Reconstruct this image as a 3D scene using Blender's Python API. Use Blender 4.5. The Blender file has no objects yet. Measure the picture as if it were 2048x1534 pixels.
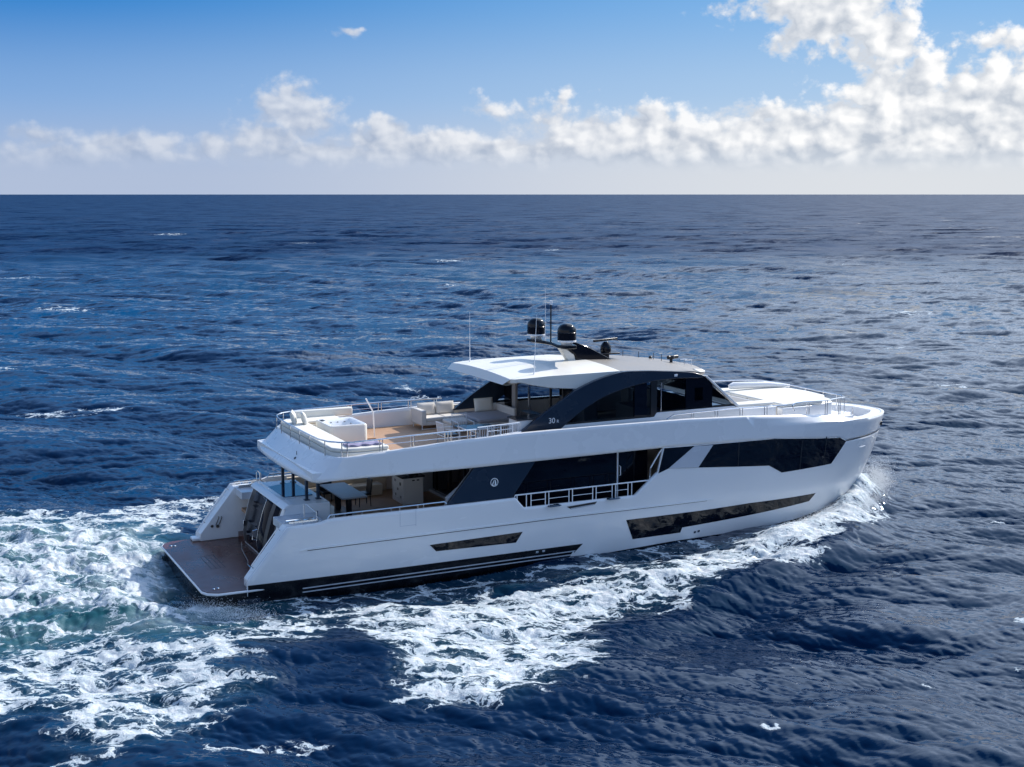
import bpy, bmesh, math, random
import numpy as np
from mathutils import Vector, Matrix
R = math.radians
random.seed(7)
C = bpy.context.scene.collection
SC = bpy.context.scene

# ------------------------------------------------------------------ camera, sky, sun, exposure
cam_d = bpy.data.cameras.new('camera'); cam = bpy.data.objects.new('camera', cam_d); C.objects.link(cam)
cam.location = (0, 0, 12.76); cam.rotation_euler = (R(90-8.283), 0, 0)
cam_d.sensor_width = 36; cam_d.lens = 2600/2048*36; cam_d.clip_start = .5; cam_d.clip_end = 120000
SC.camera = cam
SUN_AZ, SUN_EL = R(49.5), R(37)            # clockwise from the view direction (+Y)
SKY_STRENGTH = .15
W = bpy.data.worlds.new('World'); SC.world = W; W.use_nodes = True
NT = W.node_tree; NT.nodes.clear()

class N:
    """tiny helper that writes shader nodes as expressions"""
    def __init__(s, nt, dim='3D'): s.nt = nt; s.dim = dim
    def new(s, t, **k):
        n = s.nt.nodes.new(t)
        for a, v in k.items(): setattr(n, a, v)
        return n
    def put(s, sock, v):
        if isinstance(v, bpy.types.NodeSocket): s.nt.links.new(v, sock)
        elif v is not None: sock.default_value = v
    def m(s, op, a, b=None, c=None, clamp=False):
        n = s.new('ShaderNodeMath', operation=op, use_clamp=clamp)
        for i, v in enumerate((a, b, c)):
            if v is not None: s.put(n.inputs[i], v)
        return n.outputs[0]
    def v(s, op, a, b=None, scale=None):
        n = s.new('ShaderNodeVectorMath', operation=op)
        s.put(n.inputs[0], a)
        if b is not None: s.put(n.inputs[1], b)
        if scale is not None: s.put(n.inputs['Scale'], scale)
        return n.outputs['Value'] if op in ('LENGTH', 'DOT_PRODUCT', 'DISTANCE') else n.outputs[0]
    def sm(s, x, a, b, lo=0., hi=1.):
        n = s.new('ShaderNodeMapRange', interpolation_type='SMOOTHSTEP')
        for i, q in enumerate((x, a, b, lo, hi)): s.put(n.inputs[i], q)
        return n.outputs[0]
    def lin(s, x, a, b, lo=0., hi=1.):
        n = s.new('ShaderNodeMapRange')
        for i, q in enumerate((x, a, b, lo, hi)): s.put(n.inputs[i], q)
        return n.outputs[0]
    def noise(s, co, scale, detail=4., rough=.55, dist=0., color=False):
        n = s.new('ShaderNodeTexNoise', noise_dimensions=s.dim); s.put(n.inputs['Vector'], co)
        for k, q in (('Scale', scale), ('Detail', detail), ('Roughness', rough), ('Distortion', dist)): s.put(n.inputs[k], q)
        return n.outputs['Color' if color else 'Fac']
    def voro(s, co, scale, feature='F1', detail=0., rough=.5, rand=1., smooth=None):
        n = s.new('ShaderNodeTexVoronoi', feature=feature, voronoi_dimensions=s.dim); s.put(n.inputs['Vector'], co)
        s.put(n.inputs['Scale'], scale); s.put(n.inputs['Randomness'], rand)
        if feature != 'DISTANCE_TO_EDGE' or True:
            if 'Detail' in n.inputs: s.put(n.inputs['Detail'], detail); s.put(n.inputs['Roughness'], rough)
        if smooth is not None: s.put(n.inputs['Smoothness'], smooth)
        return n.outputs['Distance']
    def mix(s, f, a, b):
        n = s.new('ShaderNodeMix', data_type='RGBA'); s.put(n.inputs[0], f)
        s.put(n.inputs[6], a if isinstance(a, bpy.types.NodeSocket) else (*a, 1)); s.put(n.inputs[7], b if isinstance(b, bpy.types.NodeSocket) else (*b, 1))
        return n.outputs[2]
    def xyz(s, x, y, z=0.):
        n = s.new('ShaderNodeCombineXYZ')
        for i, q in enumerate((x, y, z)): s.put(n.inputs[i], q)
        return n.outputs[0]
    def sep(s, v):
        n = s.new('ShaderNodeSeparateXYZ'); s.put(n.inputs[0], v); return n.outputs

g = N(NT, '2D')
sky = g.new('ShaderNodeTexSky', sky_type='NISHITA'); sky.sun_disc = False
sky.sun_elevation = SUN_EL; sky.sun_rotation = SUN_AZ; sky.air_density = 1.0; sky.dust_density = .6; sky.ozone_density = 2.2; sky.altitude = 10
dirn = g.new('ShaderNodeTexCoord').outputs['Generated']
dx, dy, dz = g.sep(dirn)
AZ = g.m('MULTIPLY', g.m('ARCTAN2', dx, dy), 57.2958)
EL = g.m('MULTIPLY', g.m('ARCSINE', dz), 57.2958)
P0 = g.xyz(AZ, EL, 0.)
TOSUN = g.m('DIVIDE', g.m('ADD', g.m('MULTIPLY', dx, math.sin(SUN_AZ)), g.m('MULTIPLY', dy, math.cos(SUN_AZ))), g.m('SQRT', g.m('MAXIMUM', g.m('SUBTRACT', 1., g.m('MULTIPLY', dz, dz)), 1e-4)))
# cumulus: soft ellipsoids in azimuth / elevation (degrees) with a fractal edge
CL = [(13.4,7.4,3.5,1.9,1.05),(11.9,7.8,2.6,1.2,0.8),(15.7,6.3,1.8,1.5,0.95),(14.6,8.7,1.6,1.6,1.0),(9.6,7.6,1.7,0.6,0.5),(20.5,6.1,3.0,0.8,0.6),(16.4,4.0,3.4,1.5,1.05),(17.4,4.9,1.5,1.0,1.0),(14.7,3.5,2.4,1.0,0.85),(19.6,3.5,3.5,1.9,1.0),(18.6,4.5,1.1,0.9,0.95),(17.5,2.4,6.0,1.5,1.0),(11.6,2.6,4.2,1.3,1.0),(10.9,3.5,1.4,0.7,0.9),(6.1,2.9,2.5,1.3,0.95),(5.8,3.6,1.1,0.7,0.9),(3.8,2.5,3.4,1.3,0.85),(1.6,3.4,2.4,1.0,0.7),(2.3,4.2,0.5,0.6,0.8),(8.2,1.9,4.6,1.0,0.9),(-0.9,3.7,1.4,0.6,0.6),(13.8,1.7,7.0,0.9,0.9),(24,4.0,5.0,3.0,1.0),(27,8.0,4.0,2.0,0.8),(-9.4,3.7,2.3,1.15,1.05),(-10.2,4.0,1.1,0.7,0.9),(-10.7,2.5,1.5,.8,.8),(-5.6,2.5,1.5,0.8,0.85),(-5.8,3.05,0.55,0.45,0.9),(-4.2,1.9,2.6,0.8,0.8),(-7.1,1.8,1.5,0.5,0.6),(-2.8,2.2,1.6,0.8,0.75),(-19.7,2.4,1.2,0.5,0.7),(-16.7,2.1,1.8,0.6,0.7),(-14.9,2.3,1.1,0.5,0.7),(-18.7,1.4,3.4,0.55,0.7),(-20.5,1.3,1.8,0.5,0.65),(-12.8,1.9,1.4,0.5,0.65),(-6.9,6.8,0.95,0.22,0.55),(-8,1.75,4.2,0.6,0.72),(-1,1.8,5,0.65,0.78),(6,1.9,6,0.75,0.85),(-17,1.6,5,0.45,0.7)]
WARP = g.v('SCALE', g.v('SUBTRACT', g.noise(P0, .55, 2, .55, 0, True), (.5,.5,.5)), scale=1.3)
Pw = g.v('ADD', P0, WARP); acc = None; hs_ = ws_ = None
for (a, e, ra, re, w) in CL:
    q_ = g.v('MULTIPLY', g.v('SUBTRACT', Pw, (a, e, 0)), (1/ra, 1/re, 0))
    d_ = g.m('MULTIPLY_ADD', g.v('LENGTH', q_), -w, w*1.28)
    p_ = g.m('MAXIMUM', d_, 0.); t_ = g.v('DOT_PRODUCT', q_, (.45, .9, 0.))
    acc = d_ if acc is None else g.m('SMOOTH_MAX', acc, d_, .22)
    hs_ = g.m('MULTIPLY', p_, t_) if hs_ is None else g.m('MULTIPLY_ADD', p_, t_, hs_)
    ws_ = p_ if ws_ is None else g.m('ADD', ws_, p_)
rel = g.m('DIVIDE', hs_, g.m('ADD', ws_, .05))          # how far up the sunny side of its own cloud
def puff(P, det=8):
    Ps = g.v('MULTIPLY', P, (1, 1.25, 1))
    fb = g.noise(Ps, .62, det, .58, .2); bl = g.voro(Ps, 1.15, 'F1', 3. if det > 4 else 0., .55, 1.)
    return g.m('ADD', g.m('MULTIPLY_ADD', fb, 1.35, -.675), g.m('MULTIPLY_ADD', bl, -.40, .165))
n0 = puff(P0); n1_ = puff(g.v('ADD', P0, (.16, .14, 0))); s0 = puff(P0, 2); s1_ = puff(g.v('ADD', P0, (.55, .45, 0)), 2)
D0 = g.m('ADD', g.m('ADD', acc, g.sm(EL, 3.4, 2.0, 0., .26)), g.m('MULTIPLY', n0, g.sm(EL, 1.5, 4.2, .6, 1.)))
# a broken deck of cloud higher up and all round, outside the photograph, for the light and the reflections
hd = g.m('ADD', g.m('ABSOLUTE', dz), .12)
g.dim = '3D'
HN = g.noise(g.v('DIVIDE', dirn, g.xyz(hd, hd, hd)), .95, 5, .55, .3)
HA = g.m('MULTIPLY', g.sm(HN, g.lin(TOSUN, .50, .90, .74, .06), g.lin(TOSUN, .50, .90, 1., .52)), g.sm(EL, 8.8, 15.))
alpha = g.sm(D0, .02, g.lin(AZ, -15., 14., .85, .52))
alpha = g.m('MULTIPLY', alpha, g.lin(AZ, -20., 0., .74, 1.))
alpha = g.m('MAXIMUM', alpha, HA)
lit = g.m('ADD', g.m('MULTIPLY_ADD', g.m('SUBTRACT', s0, s1_), 1.05, .54), g.m('ADD', g.m('MULTIPLY', g.m('SUBTRACT', n0, n1_), .55), g.m('MULTIPLY', rel, .42)), clamp=True)
lit = g.m('MAXIMUM', lit, g.m('MULTIPLY', g.sm(D0, .9, .05), .6))
side = g.sm(TOSUN, .42, .87)
c_lo = g.mix(side, (.37,.45,.61), (.50,.56,.65)); c_hi = g.mix(side, (.70,.74,.82), (1.02,1.02,1.02))
ccol = g.mix(lit, c_lo, c_hi)
ccol = g.mix(g.sm(EL, 9., 16.), ccol, g.mix(HN, (1.15,1.38,1.78), (1.8,2.08,2.5)))
# low sky: deeper blue off to the side of the sun, pale air over the horizon
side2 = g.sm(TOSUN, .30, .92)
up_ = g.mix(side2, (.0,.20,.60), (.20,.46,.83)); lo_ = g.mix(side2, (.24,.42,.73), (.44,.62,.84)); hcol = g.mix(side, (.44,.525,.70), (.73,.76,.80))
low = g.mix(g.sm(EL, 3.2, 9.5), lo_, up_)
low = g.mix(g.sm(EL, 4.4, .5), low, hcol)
low = g.mix(g.sm(TOSUN, .1, -.45), low, (.56,.63,.74))  # paler unseen sky opposite the sun, added to brighten the shaded hull side
hz = g.sm(EL, 26., 9.)
tint = g.new('ShaderNodeMix', data_type='RGBA', blend_type='MULTIPLY'); tint.inputs[0].default_value = 1.; g.put(tint.inputs[6], sky.outputs[0]); tint.inputs[7].default_value = (.72,.90,1.06,1)
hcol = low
b_sky = g.new('ShaderNodeBackground'); g.put(b_sky.inputs[0], tint.outputs[2]); b_sky.inputs[1].default_value = SKY_STRENGTH
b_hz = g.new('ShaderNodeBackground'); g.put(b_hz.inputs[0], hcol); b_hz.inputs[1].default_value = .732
b_cl = g.new('ShaderNodeBackground'); g.put(b_cl.inputs[0], ccol); b_cl.inputs[1].default_value = .732
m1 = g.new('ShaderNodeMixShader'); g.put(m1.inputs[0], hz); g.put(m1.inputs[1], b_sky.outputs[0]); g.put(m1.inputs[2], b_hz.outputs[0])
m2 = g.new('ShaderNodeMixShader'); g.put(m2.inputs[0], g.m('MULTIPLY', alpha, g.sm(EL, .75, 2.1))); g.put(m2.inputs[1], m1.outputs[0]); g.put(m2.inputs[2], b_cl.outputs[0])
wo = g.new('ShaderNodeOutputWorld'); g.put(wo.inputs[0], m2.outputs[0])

sd = bpy.data.lights.new('sun', 'SUN'); sd.energy = 4.0; sd.angle = R(.55); sd.color = (1, .94, .85)
sun = bpy.data.objects.new('sun', sd); C.objects.link(sun)
sv = Vector((math.sin(SUN_AZ)*math.cos(SUN_EL), math.cos(SUN_AZ)*math.cos(SUN_EL), math.sin(SUN_EL)))
sun.rotation_euler = sv.to_track_quat('Z', 'Y').to_euler(); sun.location = (60, 60, 60)
SC.cycles.max_bounces = 8; SC.cycles.diffuse_bounces = 5; SC.cycles.glossy_bounces = 4; SC.cycles.transmission_bounces = 4; SC.cycles.transparent_max_bounces = 8; SC.cycles.caustics_reflective = False; SC.cycles.caustics_refractive = False; SC.cycles.adaptive_threshold = .015; SC.cycles.use_denoising = True; SC.cycles.denoiser = 'OPENIMAGEDENOISE'; SC.cycles.denoising_input_passes = 'RGB_ALBEDO_NORMAL'; SC.cycles.denoising_prefilter = 'ACCURATE'; SC.cycles.sample_clamp_indirect = 6; SC.cycles.sample_clamp_direct = 0
SC.view_settings.view_transform = 'Standard'; SC.view_settings.look = 'None'; SC.view_settings.exposure = .45; SC.view_settings.gamma = 1

# ------------------------------------------------------------------ frames
BOAT_O = Vector((-11.05, 41.90, 0)); BOAT_A = R(26.6)
ca, sa = math.cos(BOAT_A), math.sin(BOAT_A)
def to_world(x, y, z): return Vector((BOAT_O.x+ca*x-sa*y, BOAT_O.y+sa*x+ca*y, z))
def to_boat(X, Y):
    X = X-BOAT_O.x; Y = Y-BOAT_O.y
    return ca*X+sa*Y, -sa*X+ca*Y
def hb(x, z):
    """half breadth of the hull at station x and height z"""
    Z = [-1.2,0,.5,1.2,2.0,2.7,3.7,5]
    i = lambda v: np.interp(z, Z, v)
    B = i([2.9,3.4,3.48,3.53,3.55,3.56,3.56,3.5]); xs = i([26.8,28.0,28.45,28.95,29.3,29.5,29.75,29.8])
    p = i([2.4,3.1,3.1,3.1,3.15,3.2,3.3,3.3]); q = i([1.6,1.65,1.65,1.7,1.8,1.9,2.0,2.0]); x0 = i([12,14,14,14.5,15,15.5,16,16])
    t = np.clip((x-x0)/(xs-x0), 0, 1)
    return B*np.maximum(0, 1-t**p)**(1/q)
def stem(z): return np.interp(z, [-1.2,0,.5,1.2,2.0,2.7,3.7,5], [26.8,28.0,28.45,28.95,29.3,29.5,29.75,29.8])

# ------------------------------------------------------------------ water
def ocean_tile(n, L, kmin, kmax, rms, wdir, seed, spread=2):
    rng = np.random.default_rng(seed)
    k1 = np.fft.fftfreq(n, L/n)*2*np.pi
    kx, ky = np.meshgrid(k1, k1, indexing='ij'); k = np.hypot(kx, ky); k[0, 0] = 1e-6
    c = (kx*wdir[0]+ky*wdir[1])/k
    S = k**-3.6*(.012+np.abs(c)**spread)*(k > kmin)*(k < kmax)*np.exp(-(kmin/k)**2*.5)
    A = np.sqrt(S)*(rng.normal(size=(n, n))+1j*rng.normal(size=(n, n)))
    h = np.real(np.fft.ifft2(A)); s = rms/h.std()
    ux = np.real(np.fft.ifft2(-1j*A*kx/k))*s; uy = np.real(np.fft.ifft2(-1j*A*ky/k))*s
    return h*s, ux, uy, L
def sample(t, X, Y):
    h, ux, uy, L = t; n = h.shape[0]
    fx = (X/L % 1)*n; fy = (Y/L % 1)*n
    i = np.floor(fx).astype(int); j = np.floor(fy).astype(int); a = fx-i; b = fy-j
    i %= n; j %= n; i2 = (i+1) % n; j2 = (j+1) % n
    return [q[i, j]*(1-a)*(1-b)+q[i2, j]*a*(1-b)+q[i, j2]*(1-a)*b+q[i2, j2]*a*b for q in (h, ux, uy)]
def rot(X, Y, a): return X*math.cos(a)+Y*math.sin(a), -X*math.sin(a)+Y*math.cos(a)
def poly_sd(X, Y, poly):
    """signed distance to a closed outline on the water, positive inside"""
    d = np.full(X.shape, 1e9); ins = np.zeros(X.shape, bool)
    for (x1, y1), (x2, y2) in zip(poly, poly[1:]+poly[:1]):
        ex, ey = x2-x1, y2-y1; t = np.clip(((X-x1)*ex+(Y-y1)*ey)/(ex*ex+ey*ey+1e-9), 0, 1)
        d = np.minimum(d, np.hypot(X-x1-t*ex, Y-y1-t*ey))
        cnd = ((y1 > Y) != (y2 > Y)) & (X < (x2-x1)*(Y-y1)/(y2-y1+1e-12)+x1); ins ^= cnd
    return np.where(ins, d, -d)
def line_d(X, Y, ln):
    d = np.full(X.shape, 1e9)
    for (x1, y1), (x2, y2) in zip(ln, ln[1:]):
        ex, ey = x2-x1, y2-y1; t = np.clip(((X-x1)*ex+(Y-y1)*ey)/(ex*ex+ey*ey+1e-9), 0, 1)
        d = np.minimum(d, np.hypot(X-x1-t*ex, Y-y1-t*ey))
    return d
WAKE = {
'wash':[(-40,44),(-30,49),(-19.4,48.3),(-17.2,48.3),(-14.6,47.9),(-12.9,46.3),(-12.0,44.5),(-10.3,40.7),(-9.2,39.6),(-8.6,38.5),(-8.8,37.2),(-10.2,36.9),(-11.6,36.9),(-12.4,36.8),(-13.4,36.4),(-14.6,35.7),(-24,35)],
'port':[(-40,49),(-30,52),(-20.3,50.1),(-19.3,50.7),(-17.7,50.3),(-16.7,50.7),(-16.7,52.5),(-15.2,53.4),(-12.6,53.7),(-11.9,51.8),(-11.8,47.9),(-12.8,46.6),(-15.5,47.5),(-19.1,47.1),(-34,45)],
'lobe':[(-24,36.5),(-14.6,35.7),(-12.2,36.9),(-10.2,36.8),(-8.5,37.2),(-7.1,38.3),(-6.1,39.6),(-4.9,40.1),(-5.0,38.4),(-6.1,35.7),(-6.8,34.5),(-6.3,32.7),(-6.9,31.3),(-7.9,30.4),(-7.8,29.2),(-8.9,28.4),(-10.6,29.2),(-11.7,30.1),(-14,29.2),(-22,29)],
'mid':[(-7.4,39.4),(-6.1,40.2),(-4.2,39.9),(-2.5,40.3),(-1.0,40.8),(-0.2,41.8),(0.6,41.9),(1.5,42.6),(2.5,43.2),(3.9,44.0),(5.6,44.7),(7.2,45.6),(9.2,47.0),(9.0,44.5),(7.6,42.9),(6.1,40.7),(4.8,39.6),(2.7,38.5),(2.1,36.6),(2.6,35.7),(1.8,32.8),(0.3,31.4),(-1.6,31.0),(-3.3,31.1),(-3.1,33.0),(-3.6,34.9),(-4.6,35.7),(-6.1,37.9)],
'bow':[(5.2,44.4),(6.3,45.0),(7.8,46.0),(10.3,48.4),(11.9,50.8),(13.8,53.5),(15.0,56.2),(15.9,56.6),(15.6,54.9),(15.3,51.8),(14.3,49.0),(12.9,48.4),(11.8,46.4),(10.7,43.8),(9.1,42.7),(7.7,42.4),(6.0,42.2)],
'hullside':[(-8.6,39.1),(-5.4,41.8),(-0.4,44.1),(5.0,45.9),(9.0,47.7),(13.5,53.),(10.3,48.4),(7.8,46.0),(5.6,44.6),(1.3,42.5),(-1.0,40.8),(-4.2,39.9),(-6.1,40.0),(-7.1,38.4)],
'sternside':[(-9.9,39.9),(-7.5,40.4),(-6.7,39.6),(-8.0,37.0),(-10.2,36.8)]}
CAPS = [(-50.2,145.8,2.6,.9),(-52.9,135.0,2.4,.8),(-36.9,93.2,1.1,.6),(-27.4,76.3,2.6,.55),(-24.5,76.8,1.6,.4),(-5.5,84.0,1.3,.5),(-6.8,86,.8,.4),(-54.0,349.2,4.5,2.),(-9.5,95.9,.8,.4),(-5.9,28.7,1.1,.22),(-4.6,29.1,.5,.18),(-8.4,182.8,1.,.6),(30.3,86.9,1.6,.6),
        (11,33,.25,.12),(14.2,34.5,.3,.12),(8.2,30.4,.25,.1),(6.2,29.6,.2,.1),(17.,41,.5,.18),(18.7,38.2,.4,.15),(19.5,50.4,.5,.2),(22,63,.6,.25),(15.6,37.5,.3,.12),(33,110,1.2,.6),(43,140,1.6,.8),(-75,200,3,1.2),(-30,160,1.6,.8),(-12,250,3,1.3),(60,240,3,1.2),(-110,420,5,2.5),(10,300,3,1.4)]
f_px = 1300.
rows = [0., 8., 14., 18., 21.]
r = 23.2
while r < 2200:
    rows.append(r); r += max(.062, .30*r*r/(f_px*12.76))
while r < 60000: rows.append(r); r *= 1.25
rows.append(70000.)
rr = np.array(rows)
fine = np.linspace(-R(33), R(34), 1850)
aa = np.concatenate([np.linspace(-math.pi, -R(36), 70)[:-1], np.linspace(-R(36), -R(33), 8)[:-1], fine, np.linspace(R(34), R(37), 8)[1:], np.linspace(R(37), math.pi, 70)[1:]])
Rg, Ag = np.meshgrid(rr, aa, indexing='ij')
X = Rg*np.sin(Ag); Y = Rg*np.cos(Ag)
step = np.gradient(rr)[:, None]*np.ones_like(Ag)
step = np.maximum(step, Rg*np.gradient(aa)[None, :])
wd = (-.45, -.89)
tA = ocean_tile(512, 173., 2*math.pi/26, 2*math.pi/3.6, .185, wd, 11, 7)
tB = ocean_tile(512, 47., 2*math.pi/5, 2*math.pi/.8, .046, wd, 5, 6)
tC = ocean_tile(512, 12.7, 2*math.pi/1.15, 2*math.pi/.18, .012, wd, 3, 4)
wA = np.clip(1.3-step/9., 0, 1); wB = np.clip(1.3-step/1.3, 0, 1); wC = np.clip(1.35-step/.3, 0, 1)
bx, by = to_boat(X, Y)
near = (Rg > 20) & (Rg < 120) & (np.abs(Ag) < R(36))
# wake: outlines of the foam on the water, softened
foam = np.zeros_like(X); aer = np.zeros_like(X); mound = np.zeros_like(X); calm = np.zeros_like(X); turb = np.zeros_like(X); milk = np.zeros_like(X)
xn, yn = X[near], Y[near]
nse, _, _ = sample(ocean_tile(256, 37., 2*math.pi/12, 2*math.pi/.8, 1., wd, 21, 0), xn, yn)
ns2, _, _ = sample(ocean_tile(512, 23., 2*math.pi/2.2, 2*math.pi/.14, 1., wd, 22, 0), xn, yn)
xw = xn+.45*nse; yw = yn+.45*np.roll(nse, 7)
sd_ = {k: poly_sd(xw, yw, v) for k, v in WAKE.items()}
ss = lambda x, a, b: (lambda t: t*t*(3-2*t))(np.clip((x-a)/(b-a), 0, 1))
F = np.zeros_like(xn)
F = np.maximum(F, .66*ss(sd_['port'], -.5, .9))
F = np.maximum(F, .72*ss(sd_['lobe'], -.9, 1.2))
F = np.maximum(F, .80*ss(sd_['mid'], -.6, 1.2))
F = np.maximum(F, .97*ss(sd_['bow'], -.4, .6))
F = np.maximum(F, .98*np.exp(-(((bx[near]-28.1)/1.)**2+(np.abs(by[near])-1.)**2/.9)))
F = np.maximum(F, .44*ss(sd_['hullside'], -.5, .4))
F = np.maximum(F, .45*ss(sd_['sternside'], -.4, .8))
wash = ss(sd_['wash'], -.6, 1.6)
F = np.maximum(F, .76*wash)
bxn, byn = bx[near], by[near]
# green glassy hollows behind the stern and a dark one along the quarter
holl = np.exp(-((line_d(xn, yn, [(-16.5,37.6),(-13.5,38.3),(-11.8,38.2)])/.55)**2))
holl2 = np.exp(-((line_d(xn, yn, [(-10.6,41.4),(-9.8,40.1),(-9.2,39.2)])/.8)**2))
F = F*(1-.75*holl)*(1-.45*holl2)
aer_n = np.maximum(ss(sd_['wash'], -2.2, 1.0), .6*ss(sd_['sternside'], -.5, .8)); aer_n = np.maximum(aer_n, .28*ss(sd_['lobe'], -1, 1.5)); aer_n = np.maximum(aer_n, .3*ss(sd_['mid'], -.6, 1.5)); aer_n = np.maximum(aer_n, .25*ss(sd_['hullside'], -.3, .5))
M_ = np.zeros_like(xn)
M_ += .32*ss(sd_['wash'], -.5, 2.)*np.exp(-np.maximum(0, -bxn-2)/9.)
M_ -= .35*np.exp(-((bxn+.2)/1.6)**2-(byn/2.6)**2)
def ridge(ln, w):
    """a swelling along a line of (x, y, height), its height running on from point to point"""
    best = np.zeros_like(xn)
    for (x1, y1, h1), (x2, y2, h2) in zip(ln, ln[1:]):
        ex, ey = x2-x1, y2-y1; t = np.clip(((xn-x1)*ex+(yn-y1)*ey)/(ex*ex+ey*ey), 0, 1)
        best = np.maximum(best, (h1+(h2-h1)*t)*np.exp(-((xn-x1-t*ex)**2+(yn-y1-t*ey)**2)/w**2))
    return best
M_ += ridge([(15.6,56.4,.5),(14.6,53.2,.58),(12.6,49.6,.42),(10.2,46.8,.26),(7.5,44.3,.2),(4.6,42.4,.2),(1.4,40.6,.16),(-2,39,.05)], .8)
M_ += ridge([(14.0,49.6,.2),(12.6,47.3,.36),(11.2,45.0,.30),(9.2,43.,.22),(6.9,41.6,.2),(5.6,39.6,.2),(3.0,37.2,.16),(2.2,34,.12),(1.0,32.2,.05)], 1.0)
M_ -= ridge([(14.6,48.4,.1),(13.2,45.8,.26),(11.2,43.0,.24),(8.4,40.6,.2),(6.6,38.,.14),(4.,35.,.06)], 1.2)
M_ += ridge([(-6.6,35.5,.06),(-6.9,33.5,.14),(-7.2,31.2,.1)], 1.0)
M_ -= ridge([(8.8,46.7,.1),(4.,44.6,.16),(-2,42.4,.16),(-6,41,.1)], .7)
M_ += .70*np.exp(-(((bxn-28.1)/.9)**2+(np.abs(byn)-.9)**2/.7))+.25*np.exp(-(((bxn-26.3)/1.3)**2+(np.abs(byn)-2.2)**2/.5))
T_ = np.clip(1.3*F-.2, 0, 1)
M_ += T_*(.055*nse+.030*ns2)+wash*(.07*nse+.03*ns2)
calm_n = .75*ss(sd_['wash'], -1, 1.5)+.35*ss(sd_['lobe'], -.5, 1.5)+.3*ss(sd_['mid'], -.5, 1.)
for (cx, cy, a, b) in CAPS:
    q = np.hypot((X-cx+.45*(Y-cy))/(a*1.25), (Y-cy)/(b*2.0)); c_ = (.60 if a > .9 else .42)*np.clip(1.15-q, 0, 1)**.7*(q < 1.15)
    foam = np.maximum(foam, c_)
foam[near] = np.maximum(foam[near], F); aer[near] = aer_n; mound[near] = M_; calm[near] = np.clip(calm_n, 0, .9); turb[near] = T_; milk[near] = .9*ss(sd_['wash'], -.4, 1.3)*np.exp(-np.maximum(0, -bxn-1.)/3.2)*(1-holl)
Z = np.zeros_like(X); DX = np.zeros_like(X); DY = np.zeros_like(X)
for t, w, ang, ch in ((tA, wA*(1-.55*calm), .0, 1.3), (tB, wB*(1-.5*calm), .3, 1.45), (tC, wC*(1-.4*calm), -.25, 1.1)):
    xr, yr = rot(X+31.7, Y+12.3, ang); h, ux, uy = sample(t, xr, yr)
    u2, v2 = rot(ux, uy, -ang)
    Z += w*h; DX += w*ch*u2; DY += w*ch*v2
# beside the hull the sea lies lower and quieter
inhull = (bx > 0) & (bx < 28) & (np.abs(by) < 3.6)
hullp = np.clip(1-np.maximum(0, np.abs(by)-3.2)/2.2, 0, 1)*((bx > -.5) & (bx < 27.5))
Z *= (1-.6*hullp)
Z += mound
Z = np.where((np.abs(by) < hb(bx, 0.)-.25) & (bx > 1.2) & (bx < 27.2), np.minimum(Z, -.35), Z)
Z = np.where((np.abs(by) < 3.2) & (bx > .15) & (bx <= 1.2), np.minimum(Z, -.05), Z)
X2 = X+DX; Y2 = Y+DY
nr, nc = X.shape
verts = np.stack([X2, Y2, Z], -1).reshape(-1, 3).astype(np.float32)
idx = np.arange(nr*nc).reshape(nr, nc)
qd = np.stack([idx[:-1, :-1], idx[:-1, 1:], idx[1:, 1:], idx[1:, :-1]], -1).reshape(-1, 4)
me = bpy.data.meshes.new('ocean_water')
me.vertices.add(len(verts)); me.vertices.foreach_set('co', verts.ravel())
me.loops.add(qd.size); me.loops.foreach_set('vertex_index', qd.ravel().astype(np.int32))
me.polygons.add(len(qd)); me.polygons.foreach_set('loop_start', np.arange(0, qd.size, 4, dtype=np.int32))
me.polygons.foreach_set('use_smooth', np.ones(len(qd), bool))
me.update(calc_edges=True)
me.flip_normals() if me.polygons[len(qd)//2].normal.z < 0 else None
for nm, arr in (('foam', foam), ('aer', aer), ('far', 1-wB), ('far2', 1-wC), ('milk', milk)):
    at = me.attributes.new(nm, 'FLOAT', 'POINT'); at.data.foreach_set('value', arr.reshape(-1).astype(np.float32))
water = bpy.data.objects.new('ocean_water', me); C.objects.link(water); water['kind'] = 'structure'
mt = bpy.data.materials.new('sea_water'); mt.use_nodes = True; nt = mt.node_tree; nt.nodes.clear(); q = N(nt, '2D')
P = q.new('ShaderNodeTexCoord').outputs['Object']
att = lambda n: q.new('ShaderNodeAttribute', attribute_name=n).outputs['Fac']
aF, aA, aL, aL2 = att('foam'), att('aer'), att('far'), att('far2')
wv = q.v('MULTIPLY', P, (1, 1, .6))
warp = q.v('ADD', wv, q.v('SCALE', q.v('SUBTRACT', q.noise(wv, 1.1, 4, .6, 0, True), (.5,.5,.5)), scale=1.1))
rotm = q.new('ShaderNodeMapping'); q.put(rotm.inputs[0], warp); rotm.inputs['Rotation'].default_value = (0, 0, -.35); rotm.inputs['Scale'].default_value = (.72, 1.25, 1)
wp = rotm.outputs[0]
e1 = q.voro(wp, .62, 'DISTANCE_TO_EDGE'); e2 = q.voro(wp, 1.7, 'DISTANCE_TO_EDGE'); e3 = q.voro(wp, 5.5, 'DISTANCE_TO_EDGE')
web = q.m('ADD', q.m('MULTIPLY', q.sm(e1, .22, .0), .5), q.m('ADD', q.m('MULTIPLY', q.sm(e2, .2, .0), .32), q.m('MULTIPLY', q.sm(e3, .22, 0.), .22)))
n1 = q.noise(wp, .7, 5, .62); n2 = q.noise(wp, 4.5, 6, .7)
val = q.m('ADD', aF, q.m('ADD', q.m('MULTIPLY_ADD', n1, 1.25, -.67), q.m('MULTIPLY_ADD', n2, .85, -.45)))
val = q.m('ADD', val, q.m('MULTIPLY_ADD', web, .95, -.40))
gate = q.sm(aF, .03, .22)
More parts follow.
